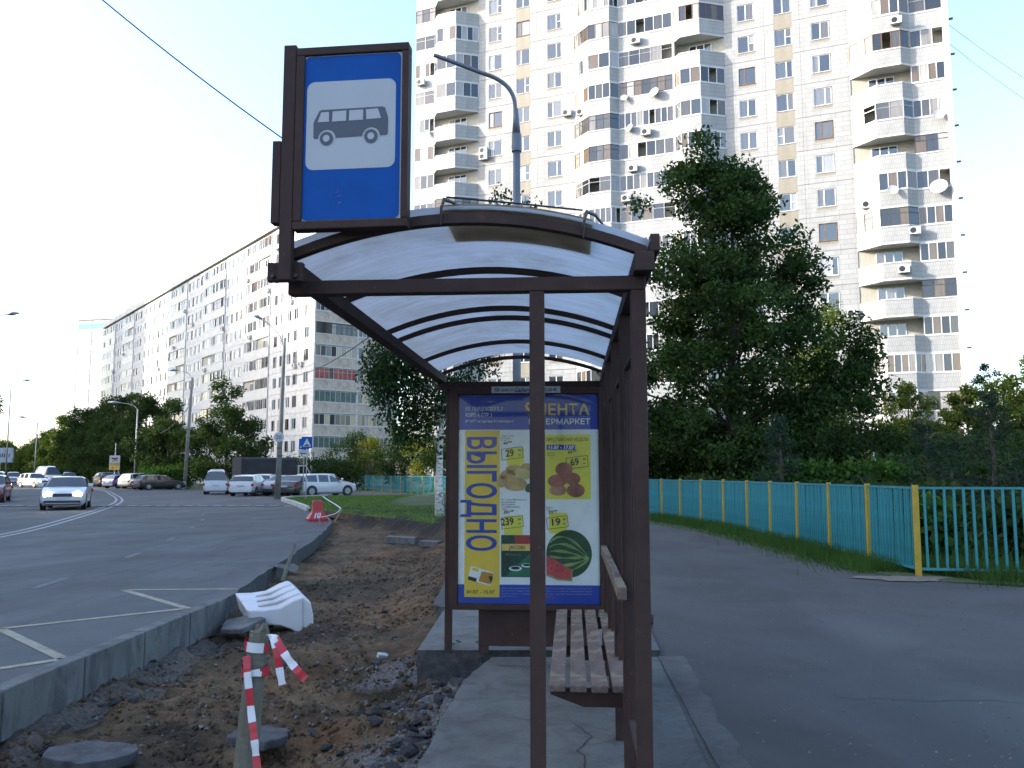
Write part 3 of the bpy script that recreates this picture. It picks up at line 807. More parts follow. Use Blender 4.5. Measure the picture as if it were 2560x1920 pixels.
# posts
for (v, u, z1) in ((0, 0, 2.267), (-.409, 0, 2.267), (0, .86, 2.325), (0, 1.72, 2.325), (0, 2.62, 2.325), (0, 3.30, 2.325), (0, 3.88, 2.325), (-1.33, 3.95, 2.325)):
    part("post", MB().box(v-W/2, v+W/2, u-W/2, u+W/2, -.02, z1))
part("cross_beam", MB().box(L_-.01, R_, -.032, .032, 2.267, 2.325))
part("cross_beam", MB().box(L_-.01, R_, 3.90, 3.96, 2.262, 2.325))
for v in (L_+.015, R_-.015):
    part("roof_beam", MB().box(v-.036, v+.036, -.12, 4.08, 2.3255, 2.391))
def rib(u, w, h, name="roof_rib", dz=0.0):
    m = MB(); N = 22
    vs = [L_ + (R_-L_)*k/N for k in range(N+1)]
    for a, b in zip(vs, vs[1:]):
        pa = [(a, u-w/2, arch_z(a)+dz), (a, u+w/2, arch_z(a)+dz), (a, u+w/2, arch_z(a)+h+dz), (a, u-w/2, arch_z(a)+h+dz)]
        pb = [(b, p[1], p[2]-arch_z(a)+arch_z(b)) for p in pa]
        for k in range(4): m.face([pa[k], pb[k], pb[(k+1) % 4], pa[(k+1) % 4]])
    m.face([(vs[0], u-w/2, arch_z(vs[0])+dz), (vs[0], u+w/2, arch_z(vs[0])+dz), (vs[0], u+w/2, arch_z(vs[0])+h+dz), (vs[0], u-w/2, arch_z(vs[0])+h+dz)])
    me = m.mesh(name, BR)
    bm = bmesh.new(); bm.from_mesh(me); bmesh.ops.remove_doubles(bm, verts=bm.verts, dist=.0008); bmesh.ops.recalc_face_normals(bm, faces=bm.faces); bm.to_mesh(me); bm.free()
    return put(name, me, SH)
rib(-.10, .045, .040, dz=-.012)
for u in (.80, 1.80, 2.13, 3.15, 4.05): rib(u, .028, .03)
for u0, u1 in ((-.125, .80), (.8008, 1.80), (1.8008, 2.13), (2.1308, 3.15), (3.1508, 4.07)):
    m = MB(); N = 28; vs = [L_-.035 + (R_-L_+.07)*k/N for k in range(N+1)]
    for a, b in zip(vs, vs[1:]):
        za, zb = arch_z(a)+.056, arch_z(b)+.056
        m.face([(a, u0, za), (b, u0, zb), (b, u1, zb), (a, u1, za)])
    me = m.mesh("roof_sheet", M['poly'], True, False)
    bm = bmesh.new(); bm.from_mesh(me); bmesh.ops.remove_doubles(bm, verts=bm.verts, dist=.0008); bm.to_mesh(me); bm.free()
    put("roof_sheet", me, SH)
part("roof_edge_strip", MB().box(R_+.012, R_+.05, -.125, 4.07, 2.40, 2.47))
part("corner_bracket", MB().box(L_-.055, L_+.09, -.155, -.12, 2.295, 2.372))
part("corner_bracket", MB().box(R_-.05, R_+.025, -.145, -.12, 2.318, 2.395))
for v, z in ((L_-.03, 2.315), (L_+.065, 2.315)): part("bolt", MB().tube([(v, -.155, z), (v, -.168, z)], .009, 8), M['dark'], bevel=0)

# back wall frames with glass
for u0, u1 in ((.10, .75), (.97, 1.62), (1.83, 2.52), (2.72, 3.20)):
    fr = MB(); t = .028
    fr.box(-.014, .014, u0, u0+t, .36, 2.06).box(-.014, .014, u1-t, u1, .36, 2.06).box(-.014, .014, u0+t, u1-t, .36, .36+t).box(-.014, .014, u0+t, u1-t, 2.06-t, 2.06)
    f = part("wall_frame", fr)
    for z in (.6, 1.75):
        for uu in (u0 - .045, u1 + .001): MB().box(-.012, .012, uu, uu+.044, z, z+.05).build("clamp", M['dark'], f)
part("back_rail", MB().box(-.075, -.035, .42, 2.62, .975, 1.035), M['wood'], bevel=.006)
for u in (.62, 1.72, 2.5): part("rail_bracket", MB().box(-.036, -.0305, u-.02, u+.02, .95, 1.03))

# bench
BE = bpy.data.objects.new("bench", None); COL.objects.link(BE); BE.parent = SH
for k in range(4):
    v0 = -.395 + k*.107
    o = MB().box(-.0415, .0415, 0, 2.42, 0, .036).build("slat", M['wood'], BE, (v0+.0415, 1.0 + RNG.uniform(-.01, .01), .436), (0, 0, RNG.uniform(-.004, .004)), bevel=.006)
for u in (1.10, 2.20, 3.30):
    m = MB().prism([(-.39, u-.02, .434), (-.39, u-.02, .405), (-.22, u-.02, .345), (.02, u-.02, .345), (.02, u-.02, .434)], (0, .04, 0))
    part("bracket", m, BR, BE)

# poster box
UB = 3.80
PB = part("poster_box", MB().box(-1.305, .03, UB+.02, UB+.13, .40, 2.258), bevel=.006)
m = MB()
m.box(-1.305, -1.236, UB-.02, UB+.02, .40, 2.258).box(-.044, .03, UB-.02, UB+.02, .40, 2.258).box(-1.236, -.044, UB-.02, UB+.02, .40, .447).box(-1.236, -.044, UB-.02, UB+.02, 2.203, 2.258)
part("door_frame", m, BR, PB)
part("support", MB().box(-1.06, -.06, UB+.03, UB+.11, .10, .40), BR, PB)
for v in (-1.02, -.11): part("foot", MB().box(v-.04, v+.04, UB+.035, UB+.105, .04, .10), BR, PB)
PW, PH = 1.188, 1.754                       # printed sheet
P0 = (-1.234, UB+.016, .449)
def pp(X, Y, layer=1):
    return (P0[0] + (X-122)/873*PW, P0[1] - .0012*layer, P0[2] + (1520-Y)/1340*PH)
def poly(name, pts, mt, layer):
    return MB().face([pp(x, y, layer) for x, y in pts]).build(name, mt, PB, fix=False)
def rect(name, x0, y0, x1, y1, mt, layer): return poly(name, [(x0, y1), (x1, y1), (x1, y0), (x0, y0)], mt, layer)
def ell(name, cx, cy, rx, ry, mt, layer, rot=0.0, n=22):
    c, s = math.cos(rot), math.sin(rot)
    pts = [(cx + rx*math.cos(t)*c - ry*math.sin(t)*s, cy + rx*math.cos(t)*s + ry*math.sin(t)*c) for t in np.linspace(0, -2*math.pi, n, endpoint=False)]
    return poly(name, pts, mt, layer)
def word(txt, X, Y, cap, mt, layer=4, name="lettering", maxw=None, rot=0.0, **k):
    kx = PW/873; kz = PH/1340
    me = text_mesh(txt, cap*kz, mt, maxw=maxw*kx if maxw else None, **k)
    return put(name, me, PB, pp(X, Y, layer), (R(90), rot, 0))
pw_ = flat("poster white", (.86, .88, .90)); pblue = flat("poster blue", (.014, .055, .42)); pblue2 = flat("poster deep blue", (.008, .025, .17))
pyel = flat("poster yellow", (.82, .58, .06)); plem = flat("poster lemon", (.80, .75, .08)); pblk = flat("poster black", (.02, .02, .025))
pgold = flat("poster gold", (.85, .58, .14)); pwt = flat("poster lettering white", (.82, .84, .88))
rect("poster_sheet", 122, 180, 995, 1520, pw_, 0)
rect("header_band", 122, 180, 995, 410, pblue, 1)
0 and poly("header_arc", [(122, 250)] + [(122 + 873*t, 222 - 34*math.sin(math.pi*t)) for t in np.linspace(0, 1, 16)] + [(995, 250)][:0] + [(995, 180), (122, 180)], pblue2, 2)
rect("footer_band", 122, 1400, 995, 1520, pblue, 1)
rect("yellow_column", 162, 415, 380, 1480, pyel, 2)
word("УЛ. ТВАРДОВСКОГО, 2", 163, 285, 25, pwt, maxw=235, bold=.02)
word("КОРП. 4, СТР. 1", 163, 325, 25, pwt, maxw=165, bold=.02)
word("8⁰⁰-23⁰⁰ ежедневно без выходных", 163, 362, 15, pwt, maxw=305, bold=.02)
word("ЛЕНТА", 604, 315, 72, pgold, maxw=336, bold=.03)
word("ГИПЕРМАРКЕТ", 560, 376, 36, pwt, maxw=382, bold=.03)
for k in range(8):
    a = k*math.pi/4; ell("petal", 572 + 24*math.cos(a), 258 + 24*math.sin(a), 11, 11, pgold, 3, n=10)
poly("flower_leaf", [(540, 305), (578, 328), (578, 296)], flat("poster leaf green", (.03, .22, .08)), 3)
word("ВЫГОДНО", 178, 447, 186, pblue, maxw=704, rot=R(90), bold=.026, layer=3)
word("01.07 - 15.07", 177, 1457, 22, pblk, maxw=172, bold=.02)
# club card picture
poly("card", [(205, 1283), (345, 1325), (325, 1410), (182, 1368)], pwt, 3)
poly("card_print", [(270, 1318), (342, 1330), (326, 1400), (250, 1380)], flat("card orange", (.55, .26, .02)), 4)
poly("card_print", [(312, 1345), (340, 1350), (330, 1390), (318, 1370)], pblk, 5); poly("card_print", [(188, 1348), (240, 1362), (236, 1385), (184, 1370)], pblk, 4); poly("card_print", [(215, 1292), (252, 1302), (248, 1322), (210, 1312)], pyel, 4)
def price(x, y, old, big, w, yellow):
    if yellow: rect("price_patch", *yellow, plem, 2)
    c = [(x, y+18), (x+w, y), (x+w+6, y+70), (x+6, y+88)]
    for a, b in ((0, 1), (1, 2), (2, 3), (3, 0)):
        (x0, y0), (x1, y1) = c[a], c[b]; t = 1.6
        if abs(x1-x0) > abs(y1-y0): poly("price_frame", [(x0, y0+t), (x1, y1+t), (x1, y1-t), (x0, y0-t)], pblk, 4)
        else: poly("price_frame", [(x0-t, y0), (x0+t, y0), (x1+t, y1), (x1-t, y1)], pblk, 4)
    word(big, x + w*.88 - len(big)*27 - 34, y+66, 46, pblk, layer=5, maxw=len(big)*26, rot=R(-6), bold=.03)
    word("99", x + w*.80, y+32, 14, pblk, layer=5, maxw=17, rot=R(-6), bold=.03)
    rect("price_unit", x + w*.80, y+50, x + w*.80+16, y+55, pblk, 5)
    word(old, x + 12, y-12, 20, pblk, layer=5, maxw=len(old)*12+6, bold=.02)
price(390, 520, "49⁹⁹", "29", 132, (425, 530, 530, 640)); price(390, 962, "381⁴⁷", "239", 132, (408, 965, 522, 1085)); price(670, 962, "39⁹⁹", "19", 128, (687, 945, 797, 1075))
rect("offer_square", 665, 443, 945, 858, plem, 2); price(793, 578, "89⁹⁹", "69", 132, None)
word("ПРЕДЛОЖЕНИЕ НЕДЕЛИ", 672, 486, 24, pblk, maxw=256)
rect("date_band", 673, 508, 852, 542, pblue, 3); word("11.07 - 17.07", 682, 535, 21, pwt, maxw=158, bold=.04)
for yy, tx, ww in ((455, "Картофель", 78), (470, "молодой,", 56), (484, "1 кг", 30), (866, "Кофе JACOBS Monarch,", 158), (882, "натуральный", 86), (897, "растворимый", 86), (912, "сублимированный,", 118), (927, "150 г", 36)):
    word(tx, 390, yy, 9, pblk, maxw=ww)
for yy, tx, ww, xx in ((566, "Персики", 56, 674), (582, "плоские,", 50, 674), (597, "1 кг", 22, 686), (915, "Арбуз,", 40, 668), (930, "1 кг", 22, 668)): word(tx, xx, yy, 9, pblk, maxw=ww)
for k in range(4):
    word(("Цены действительны на товар, размещённый в рекламном модуле с 01.07 по 17.07", "Количество товара ограничено. Подробности о правилах проведения акции", "можно узнать у операторов по телефону горячей линии гипермаркета", "8-800-700-41-11")[k], 388, 1425 + k*17, 8, flat("poster small print", (.28, .36, .6)), maxw=(555, 555, 555, 100)[k])
fruit = lambda nme, c, v=.35: mat(nme, c, .5, var=v, vs=7)
pot = fruit("potato print", (.50, .34, .15), .3); potc = fruit("cut potato print", (.60, .50, .22), .15); pea = fruit("peach print", (.42, .16, .12), .45); pea2 = fruit("pale peach print", (.50, .26, .17), .35)
pars = fruit("parsley print", (.03, .12, .03)); wmd = fruit("melon rind print", (.012, .07, .02), .4); wml = fruit("melon stripe print", (.22, .34, .10), .35); wmr = fruit("melon flesh print", (.55, .07, .08), .25)
for a in ((395, 745, 32, 40, .4, pot, 3), (430, 705, 48, 36, -.2, pot, 3), (478, 672, 60, 34, .1, pot, 3), (560, 660, 50, 30, .3, pot, 3), (528, 695, 54, 34, .35, potc, 4), (475, 760, 76, 46, .08, pot, 5), (566, 785, 26, 26, 0, pars, 4), (556, 800, 18, 14, .5, pars, 5)):
    ell("potato", a[0], a[1], a[2], a[3], a[5], a[6], a[4])
for a in ((780, 668, 54, 46, pea, 5), (737, 742, 58, 42, pea, 4), (832, 728, 50, 40, pea, 3), (742, 800, 54, 36, pea2, 3), (852, 802, 56, 44, pea, 5)): ell("peach", *a[:4], a[4], a[5])
ell("watermelon", 808, 1203, 140, 150, wmd, 3, n=40)
for k, off in enumerate((-105, -62, -20, 24, 66, 104)):
    up = []; dn = []
    for t in np.linspace(0, 1, 15):
        x_ = 672 + t*250; hw = math.sqrt(max(0, 1 - ((x_-808)/140)**2))
        yy = 1203 + off*1.22*hw*(1-.55*t*t) + 42*t*t*(1 if off < 0 else .2); wv = (7 + 4*math.sin(11*t+k*2))*hw
        if abs(x_-808) < 134: up.append((x_, yy-wv)); dn.append((x_, yy+wv))
    poly("melon_stripe", dn + up[::-1], wml, 4)
ell("melon_stem", 917, 1232, 12, 15, wml, 5)
poly("melon_slice", [(668, 1215), (730, 1245), (790, 1285), (822, 1300), (818, 1366), (740, 1358), (668, 1330)], wmr, 6)
poly("slice_rind", [(668, 1330), (740, 1358), (818, 1366), (822, 1300), (830, 1302), (826, 1376), (735, 1368), (668, 1340)][::-1], wml, 7)
for x_, y_ in ((705, 1262), (735, 1280), (700, 1295), (765, 1305), (730, 1310)): ell("seed", x_, y_, 4, 6, pblk, 7, n=8)
cof = fruit("coffee pack print", (.008, .055, .035), .5)
rect("coffee_pack", 390, 1087, 582, 1352, cof, 3); poly("pack_corner", [(478, 1140), (582, 1165), (582, 1088), (470, 1088)], flat("pack red", (.38, .03, .03)), 4)
rect("pack_band", 394, 1143, 582, 1186, pgold, 5); word("JACOBS", 440, 1176, 24, pblk, layer=6, maxw=100, bold=.02); word("Monarch", 412, 1218, 18, flat("pack grey", (.16, .2, .2)), layer=5, maxw=96, shear=.2)
poly("pack_swirl", [(420, 1345), (470, 1290), (525, 1245), (575, 1192), (578, 1345)], fruit("pack green", (.01, .16, .08)), 4)
for a in ((478, 1298, 40, 16, .0), (548, 1278, 34, 13, .0)): ell("coffee_cup", *a[:4], pwt, 5); ell("coffee_cup", a[0], a[1]-3, a[2]*.7, a[3]*.6, pblk, 6)
# cover glass, number plate above
MB().face([(-1.236, UB-.004, .447), (-.044, UB-.004, .447), (-.044, UB-.004, 2.203), (-1.236, UB-.004, 2.203)]).build("cover_glass", M['clear'], PB, fix=False)
npl = MB().box(-.95, -.365, UB-.024, UB-.0205, 2.212, 2.268).build("number_strip", M['signwhite'], PB)
def strip_word(tx, v, cap, mt, mw, **k): put("strip_lettering", text_mesh(tx, cap, mt, maxw=mw, **k), PB, (v, UB-.0255, 2.240-cap/2), (R(90), 0, 0))
strip_word("66461A", -.868, .030, M['signdark'], .105, bold=.02); strip_word("Gallery", -.760, .040, flat("marker blue", (.02, .03, .16)), .145, shear=.3, bold=.03); strip_word("8 (495) 5-20-40", -.60, .030, M['signdark'], .205, bold=.02)
m = MB()
for k in range(7): m.box(-.925+k*.0065, -.925+k*.0065+.0035, UB-.0262, UB-.0255, 2.224, 2.256)
m.build("bar_strokes", M['signdark'], PB)

# bus stop sign on the corner of the shelter
SG = put("stop_sign", MB().box(0, .465, -.03, .03, 0, .034).box(0, .465, -.03, .03, .722, .756).box(0, .036, -.03, .03, .034, .722).box(.438, .465, -.03, .03, .034, .722).mesh("stop_sign", BR), SH, (L_+.058, -.17, 2.492), (0, 0, R(-2.5)))
bev(SG, .004)
part("sign_post", MB().box(L_+.004, L_+.056, -.20, -.156, 2.29, 3.262))
part("cable_box", MB().box(L_-.032, L_+.003, -.20, -.15, 2.52, 2.86))
KS = .402/775
def sp_(X, Y, l): return (.0365 + (X-265)*KS, -.019 - .0014*l, .036 + (1450-Y)*KS*1.025)
def spoly(name, pts, mt, l): return MB().face([sp_(x, y, l) for x, y in pts]).build(name, mt, SG, fix=False)
def rrect(x0, y0, x1, y1, r, n=6):
    out = []
    for cx, cy, a0 in ((x1-r, y1-r, 0), (x0+r, y1-r, 90), (x0+r, y0+r, 180), (x1-r, y0+r, 270)):
        for k in range(n+1):
            a = R(a0 + 90*k/n); out.append((cx + r*math.cos(a), cy + r*math.sin(a)))
    return out[::-1]
MB().box(.034, .440, -.018, -.010, .034, .724).build("sign_back", M['signwhite'], SG)
spoly("sign_panel", rrect(262, 168, 1026, 1447, 40), M['signblue'], 1)
spoly("sign_field", rrect(284, 370, 990, 1060, 62), M['signwhite'], 2)
def arcp(cx, cy, r, a0, a1, n=10): return [(cx + r*math.cos(R(a0+(a1-a0)*k/n)), cy - r*math.sin(R(a0+(a1-a0)*k/n))) for k in range(n+1)]
body = [(342, 690), (385, 604), (402, 594), (888, 588), (908, 598), (934, 682), (932, 800), (922, 812), (868, 812)] + arcp(800, 816, 70, 3, 177) + [(520, 816)] + arcp(450, 820, 70, 3, 177) + [(352, 820), (343, 808)]
me = spoly("bus_symbol", body[::-1], M['signdark'], 3).data
bm = bmesh.new(); bm.from_mesh(me); bmesh.ops.triangulate(bm, faces=bm.faces); bm.to_mesh(me); bm.free()
for w_ in ([(376, 690), (402, 614), (464, 612), (466, 690)], [(490, 690), (494, 610), (602, 608), (602, 688)], [(624, 688), (626, 608), (736, 606), (736, 686)], [(762, 684), (758, 606), (852, 603), (878, 680)]):
    spoly("symbol_window", w_, M['signwhite'], 4)
for cx, cy in ((448, 820), (800, 816)):
    spoly("symbol_wheel", arcp(cx, cy, 53, 0, 350, 24)[::-1][::-1], M['signdark'], 4); spoly("symbol_hub", arcp(cx, cy, 27, 0, 350, 18), M['signwhite'], 5)
scr = mat("scratched sticker", (.07, .10, .2), .7, var=.6, vs=60)
for k in range(14):
    x_ = RNG.uniform(480, 600); y_ = RNG.uniform(1200, 1320); a_ = RNG.uniform(6, 16)
    spoly("sticker_scrap", [(x_, y_+a_*.4), (x_+a_, y_+a_*.5), (x_+a_*.9, y_), (x_, y_)], scr if k else M['signwhite'], 3)

# board strapped on the roof
BD = thing("roof_board", "yellowed thin board strapped flat on top of the shelter roof", "board", (.51, 3.4, 0), R(-4))
m = MB(); N = 12; vs = [-.80 + .62*k/N for k in range(N+1)]
for a, b in zip(vs, vs[1:]):
    za, zb = arch_z(a)+.058, arch_z(b)+.058
    u0, u1 = -.08, .40
    m.face([(a, u0, za), (b, u0, zb), (b, u1, zb), (a, u1, za)]).face([(a, u0, za+.02), (a, u1, za+.02), (b, u1, zb+.02), (b, u0, zb+.02)]).face([(a, u0, za), (a, u0, za+.02), (b, u0, zb+.02), (b, u0, zb)])
m.build("board_sheet", thin_sheet("yellowed plastic board", (.36, .27, .16), (.58, .48, .36), .7), BD)
for v in (-.79, -.22):
    z = arch_z(v)
    MB().tube([(v, -.128, z-.02), (v+.005, -.135, z+.05), (v+.015, -.13, z+.085), (v+.05, -.08, z+.085), (v+.10, .1, z+.082)], [.004, .006, .009, .007, .004], 6).build("strap", M['dark'], BD)
MB().tube([(-.77, -.11, arch_z(-.77)+.10), (-.5, -.06, arch_z(-.5)+.095), (-.22, -.1, arch_z(-.22)+.10)], .004, 6).build("strap", M['dark'], BD)
# ---------------------------------------------------------------- things in and around the pit
_F, _P, _H = 2130.0, R(6.0), 1.53
def at(px, py, Y):
    """world point at depth Y for a position measured in the photograph"""
    x = (px-1280)/_F; y = (960-py)/_F
    f = math.cos(_P) - y*math.sin(_P); u = math.sin(_P) + y*math.cos(_P); t = Y/f
    return Vector((x*t, Y, _H + u*t))
# taped wooden stake
st = MB(); rg = random.Random(3); rings = []
pts = [(-1.245, 4.08, -.42), (-1.24, 4.09, 0), (-1.225, 4.10, .3), (-1.205, 4.11, .6), (-1.19, 4.12, .79)]
st.tube(pts, [.062, .058, .053, .049, .046], 9)
for k in range(5): st.tube([(-1.19+rg.uniform(-.03, .03), 4.12+rg.uniform(-.03, .03), .77), (-1.19+rg.uniform(-.035, .035), 4.12+rg.uniform(-.035, .035), .80+rg.uniform(0, .03))], [.02, .012], 5)
tag(st.build("wooden_stake", M['stake']), "thick weathered wooden stake wound with red and white tape", "stake")
TP = thing("barrier_tape", "red and white striped tape tied round the thick stake, ends hanging", "tape", (-1.19, 4.1, .6))
tr, tw = mat("tape red", (.42, .02, .035), .4, var=.1), mat("tape white", (.62, .62, .66), .4, var=.05)
def tape(pts, w, start=0, twist=None, step=.085, name="tape_strip"):
    P = smooth_line(pts, 10); m = MB(); acc = start; off = Vector((-1.19, 4.1, .6))
    for i, (a, b) in enumerate(zip(P, P[1:])):
        d = (b-a); acc += d.length
        sd = Vector((1, .25*math.sin(i*.5), 0)) if twist is None else twist(i)
        sd = (sd - d.normalized()*sd.dot(d.normalized())).normalized()*w/2
        m.face([a-sd-off, a+sd-off, b+sd-off, b-sd-off], int(acc/step) % 2)
    return m.build(name, [tr, tw], TP, fix=False)
def around(z0, z1, r, turns, a0):
    return [(-1.2 + r*math.cos(a0 + 2*math.pi*turns*k/24), 4.11 + r*math.sin(a0 + 2*math.pi*turns*k/24), z0 + (z1-z0)*k/24) for k in range(25)]
tape(around(.74, .70, .056, 1.0, 2.6), .045, twist=lambda i: Vector((0, 0, 1)))
tape(around(.63, .57, .064, 1.1, 2.8), .022, twist=lambda i: Vector((0, 0, 1)))
tape(around(.60, .66, .062, 1.0, 3.4), .03, .05, twist=lambda i: Vector((0, 0, 1)))
tape([at(617, 1640, 4.05), at(618, 1680, 4.03), at(624, 1740, 4.03), at(630, 1800, 4.02), at(636, 1850, 4.0), at(640, 1890, 4.0), at(648, 1960, 3.98)], .034, step=.075)
tape([at(672, 1588, 4.06), at(682, 1592, 4.0), at(694, 1640, 3.98), at(700, 1680, 3.98), at(706, 1712, 3.98)], .034, .04)
tape([at(672, 1586, 4.06), at(688, 1596, 4.0), at(715, 1640, 3.97), at(740, 1672, 3.96), at(764, 1698, 3.95)], .036, .09)

# tipped white barrier
prof = [(617, 1526), (629, 1571), (668, 1563), (700, 1565), (730, 1575), (756, 1592), (764, 1592), (786, 1588), (785, 1540), (778, 1506), (764, 1494), (757, 1492), (735, 1500), (700, 1519), (660, 1525)]
WB = thing("plastic_barrier", "white plastic road barrier tipped over on its side in the pit", "barrier", tuple(at(720, 1590, 10.0)))
o0 = Vector(WB.location); ext = Vector((-.40, .80, .09))
fr_ = [at(a, b, 10.0) - o0 for a, b in prof]
c0 = sum(fr_, Vector())/len(fr_)
m = MB(); rows = [(0.0, .94), (.03, 1.0), (.47, 1.0), (.5, .96), (.53, 1.0), (.97, 1.0), (1.0, .94)]
for (t0, s0), (t1, s1) in zip(rows, rows[1:]):
    A = [c0 + (p-c0)*s0 + ext*t0 for p in fr_]; B = [c0 + (p-c0)*s1 + ext*t1 for p in fr_]
    for i in range(len(A)): m.face([A[i], A[(i+1) % len(A)], B[(i+1) % len(A)], B[i]])
for t, s in (rows[0], rows[-1]): m.face([c0 + (p-c0)*s + ext*t for p in fr_])
me = m.mesh("barrier_body", M['whitep'])
bm = bmesh.new(); bm.from_mesh(me); bmesh.ops.remove_doubles(bm, verts=bm.verts, dist=.0008); bmesh.ops.recalc_face_normals(bm, faces=bm.faces); bm.to_mesh(me); bm.free()
bev(put("barrier_body", me, WB), .012)
for k in range(3):                           # moulded ribs on its sloping side
    a = at(652+k*6, 1524-k*.2, 10.0)-o0+ext*(.18+k*.27); b = at(735, 1501, 10.0)-o0+ext*(.18+k*.27); c = at(757, 1493, 10.0)-o0+ext*(.18+k*.27)
    MB().tube([a, (a+b)/2+Vector((.02, 0, -.005)), b, c], [.012, .02, .022, .016], 6).build("moulded_rib", M['whitep'], WB, smooth=True)
seam = MB(); A = [at(a, b, 9.985)-o0 for a, b in ((757, 1496), (757, 1591))]; seam.bar(A[0], A[1], .006, .004, up=(0, 1, 0)); seam.build("base_seam", M['steel'], WB)

# red barrier block on the road edge
RB = thing("plastic_barrier", "red plastic barrier block standing at the road edge, lettered in white", "barrier", (-6.5, 28.7, ROADZ), R(24)); RB.scale = (.8, .8, .92)
lv = [(0, .40, .30), (.10, .41, .31), (.12, .38, .28), (.30, .24, .19), (.40, .21, .165), (.72, .19, .145), (.74, .17, .13)]
m = MB()
for (z0, a0, b0), (z1, a1, b1) in zip(lv, lv[1:]):
    q0 = [(-a0, -b0, z0), (a0, -b0, z0), (a0, b0, z0), (-a0, b0, z0)]; q1 = [(-a1, -b1, z1), (a1, -b1, z1), (a1, b1, z1), (-a1, b1, z1)]
    for i in range(4): m.face([q0[i], q0[(i+1) % 4], q1[(i+1) % 4], q1[i]])
z, a_, b_ = lv[-1]; m.face([(-a_, -b_, z), (a_, -b_, z), (a_, b_, z), (-a_, b_, z)])
me = m.mesh("barrier_body", M['redp']); bm = bmesh.new(); bm.from_mesh(me); bmesh.ops.remove_doubles(bm, verts=bm.verts, dist=.001); bmesh.ops.recalc_face_normals(bm, faces=bm.faces); bm.to_mesh(me); bm.free()
bev(put("barrier_body", me, RB), .012)
put("lettering", text_mesh("10", .24, M['whitep'], bold=.05, shear=.35, maxw=.30), RB, (-.22, -.285, .125), (R(62), 0, 0))
for k in (-1, 1): MB().box(k*.2-.05, k*.2+.05, -.33, -.30, .0, .06).build("foot", M['redp'], RB)
# rope from the barrier to a bent stick, loose stakes
sk = MB().tube([at(836, 1306, 28.4), at(846, 1288, 28.5), at(855, 1270, 28.6)], .028, 6); tag(sk.build("wooden_stake", M['rawwood']), "thin pale batten leaning in the soil bank beside the red barrier", "stake")
rp = MB().tube(smooth_line([at(806, 1240, 28.9), at(818, 1249, 28.9), at(838, 1261, 28.8), at(852, 1271, 28.6)], 6), .02, 6).tube(smooth_line([at(852, 1271, 28.6), at(842, 1282, 28.5), at(822, 1289, 28.3), at(802, 1293, 28.2)], 6), .011, 6)
tag(rp.build("tape_remnant", tw), "frayed white tape running from the red barrier to the pale batten", "tape")
tag(MB().tube([at(799, 1299, 27.6) , at(802, 1342, 23.5)], .02, 6).build("iron_rod", mat("rusty iron", (.16, .06, .03), .9, var=.3)), "thin rusty rod standing against the road edge below the red barrier", "rod")
tag(MB().tube([at(707, 1452, 13.2), at(722, 1405, 13.3), at(737, 1360, 13.4)], [.032, .03, .026], 6).build("wooden_stake", M['stake']), "short grey stake leaning at the broken asphalt edge behind the white barrier", "stake")
# ragged hole in the asphalt edge beside that stake
hp = [(670, 1415), (690, 1410), (720, 1411), (735, 1408), (748, 1418), (738, 1432), (715, 1424), (700, 1419)]
structure(MB().face([tuple(Vector(at(a, b, 1))*0 + Vector(((a-1280)/_F*((ROADZ+.004-_H)/(math.sin(_P)+(960-b)/_F*math.cos(_P))), (math.cos(_P)-(960-b)/_F*math.sin(_P))*((ROADZ+.004-_H)/(math.sin(_P)+(960-b)/_F*math.cos(_P))), ROADZ+.004))) for a, b in hp]).build("asphalt_break", M['asph_edge']))
# litter
tag(MB().box(-.05, .05, -.03, .03, 0, .05).build("litter_carton", M['signwhite'], None, (-1.28, 8.6, pz(-1.28, 8.6)), (.3, .2, .5), bevel=.006), "small white scrap of litter lying near the platform step", "litter")
tag(MB().tube([(0, 0, .02), (.02, 0, .02)], .03, 8).build("bottle_cap", mat("cyan plastic", (.01, .2, .25), .4), None, (-2.95, 6.0, pz(-2.95, 6.0)), (.5, .2, .4)), "tiny cyan plastic lid on the earth near the kerb", "lid")

# ---------------------------------------------------------------- fences
post_me = MB().box(-.035, .035, -.035, .035, -.12, 1.365).mesh("post", M['yelp'])
bar_me = MB().box(-.017, .017, -.017, .017, .10, 1.30).mesh("bar", M['tealp'])
def fence(label, lines, nb=14, far=False):
    root = thing("fence", label, "fence", (lines[0][0][0], lines[0][0][1], 0))
    ox, oy = lines[0][0]; done = set()
    for ln in lines:
        for i, (a, b) in enumerate(zip(ln, ln[1:])):
            za, zb = (float(hill(np.array(p[0]), np.array(p[1])))*0 for p in (a, b))
            ang = math.atan2(b[1]-a[1], b[0]-a[0])
            for p in (a, b):
                if p not in done:
                    done.add(p); put("post", post_me, root, (p[0]-ox, p[1]-oy, RNG.uniform(-.01, .01)), (RNG.uniform(-.01, .01), RNG.uniform(-.01, .01), ang))
            for z in (1.315, .12):
                MB().bar((a[0]-ox, a[1]-oy, z), (b[0]-ox, b[1]-oy, z), .03, .034).build("rail", M['tealp'], root)
            for k in range(1, nb+1):
                t = k/(nb+1)
                put("bar", bar_me, root, (a[0]+(b[0]-a[0])*t-ox, a[1]+(b[1]-a[1])*t-oy, 0), (RNG.uniform(-.008, .008), RNG.uniform(-.008, .008), ang))
    return root
fence("turquoise bar fence with yellow posts running along the right-hand pavement", [FENCE, FENCE2])
FENCE3 = [(-4.6, 61.0), (-5.7, 63.6), (-6.9, 66.2), (-8.1, 68.9), (-9.3, 71.6), (-10.5, 74.4), (-11.7, 77.1), (-12.9, 79.9), (-14.1, 82.7), (-15.3, 85.6)]
fence("far turquoise fence with yellow posts behind the birch and parked cars", [FENCE3], 14)
gf = thing("flowerbed_fence", "low green wire arches edging a flower bed beyond the lawn", "border fence", (-9, 56, 0))
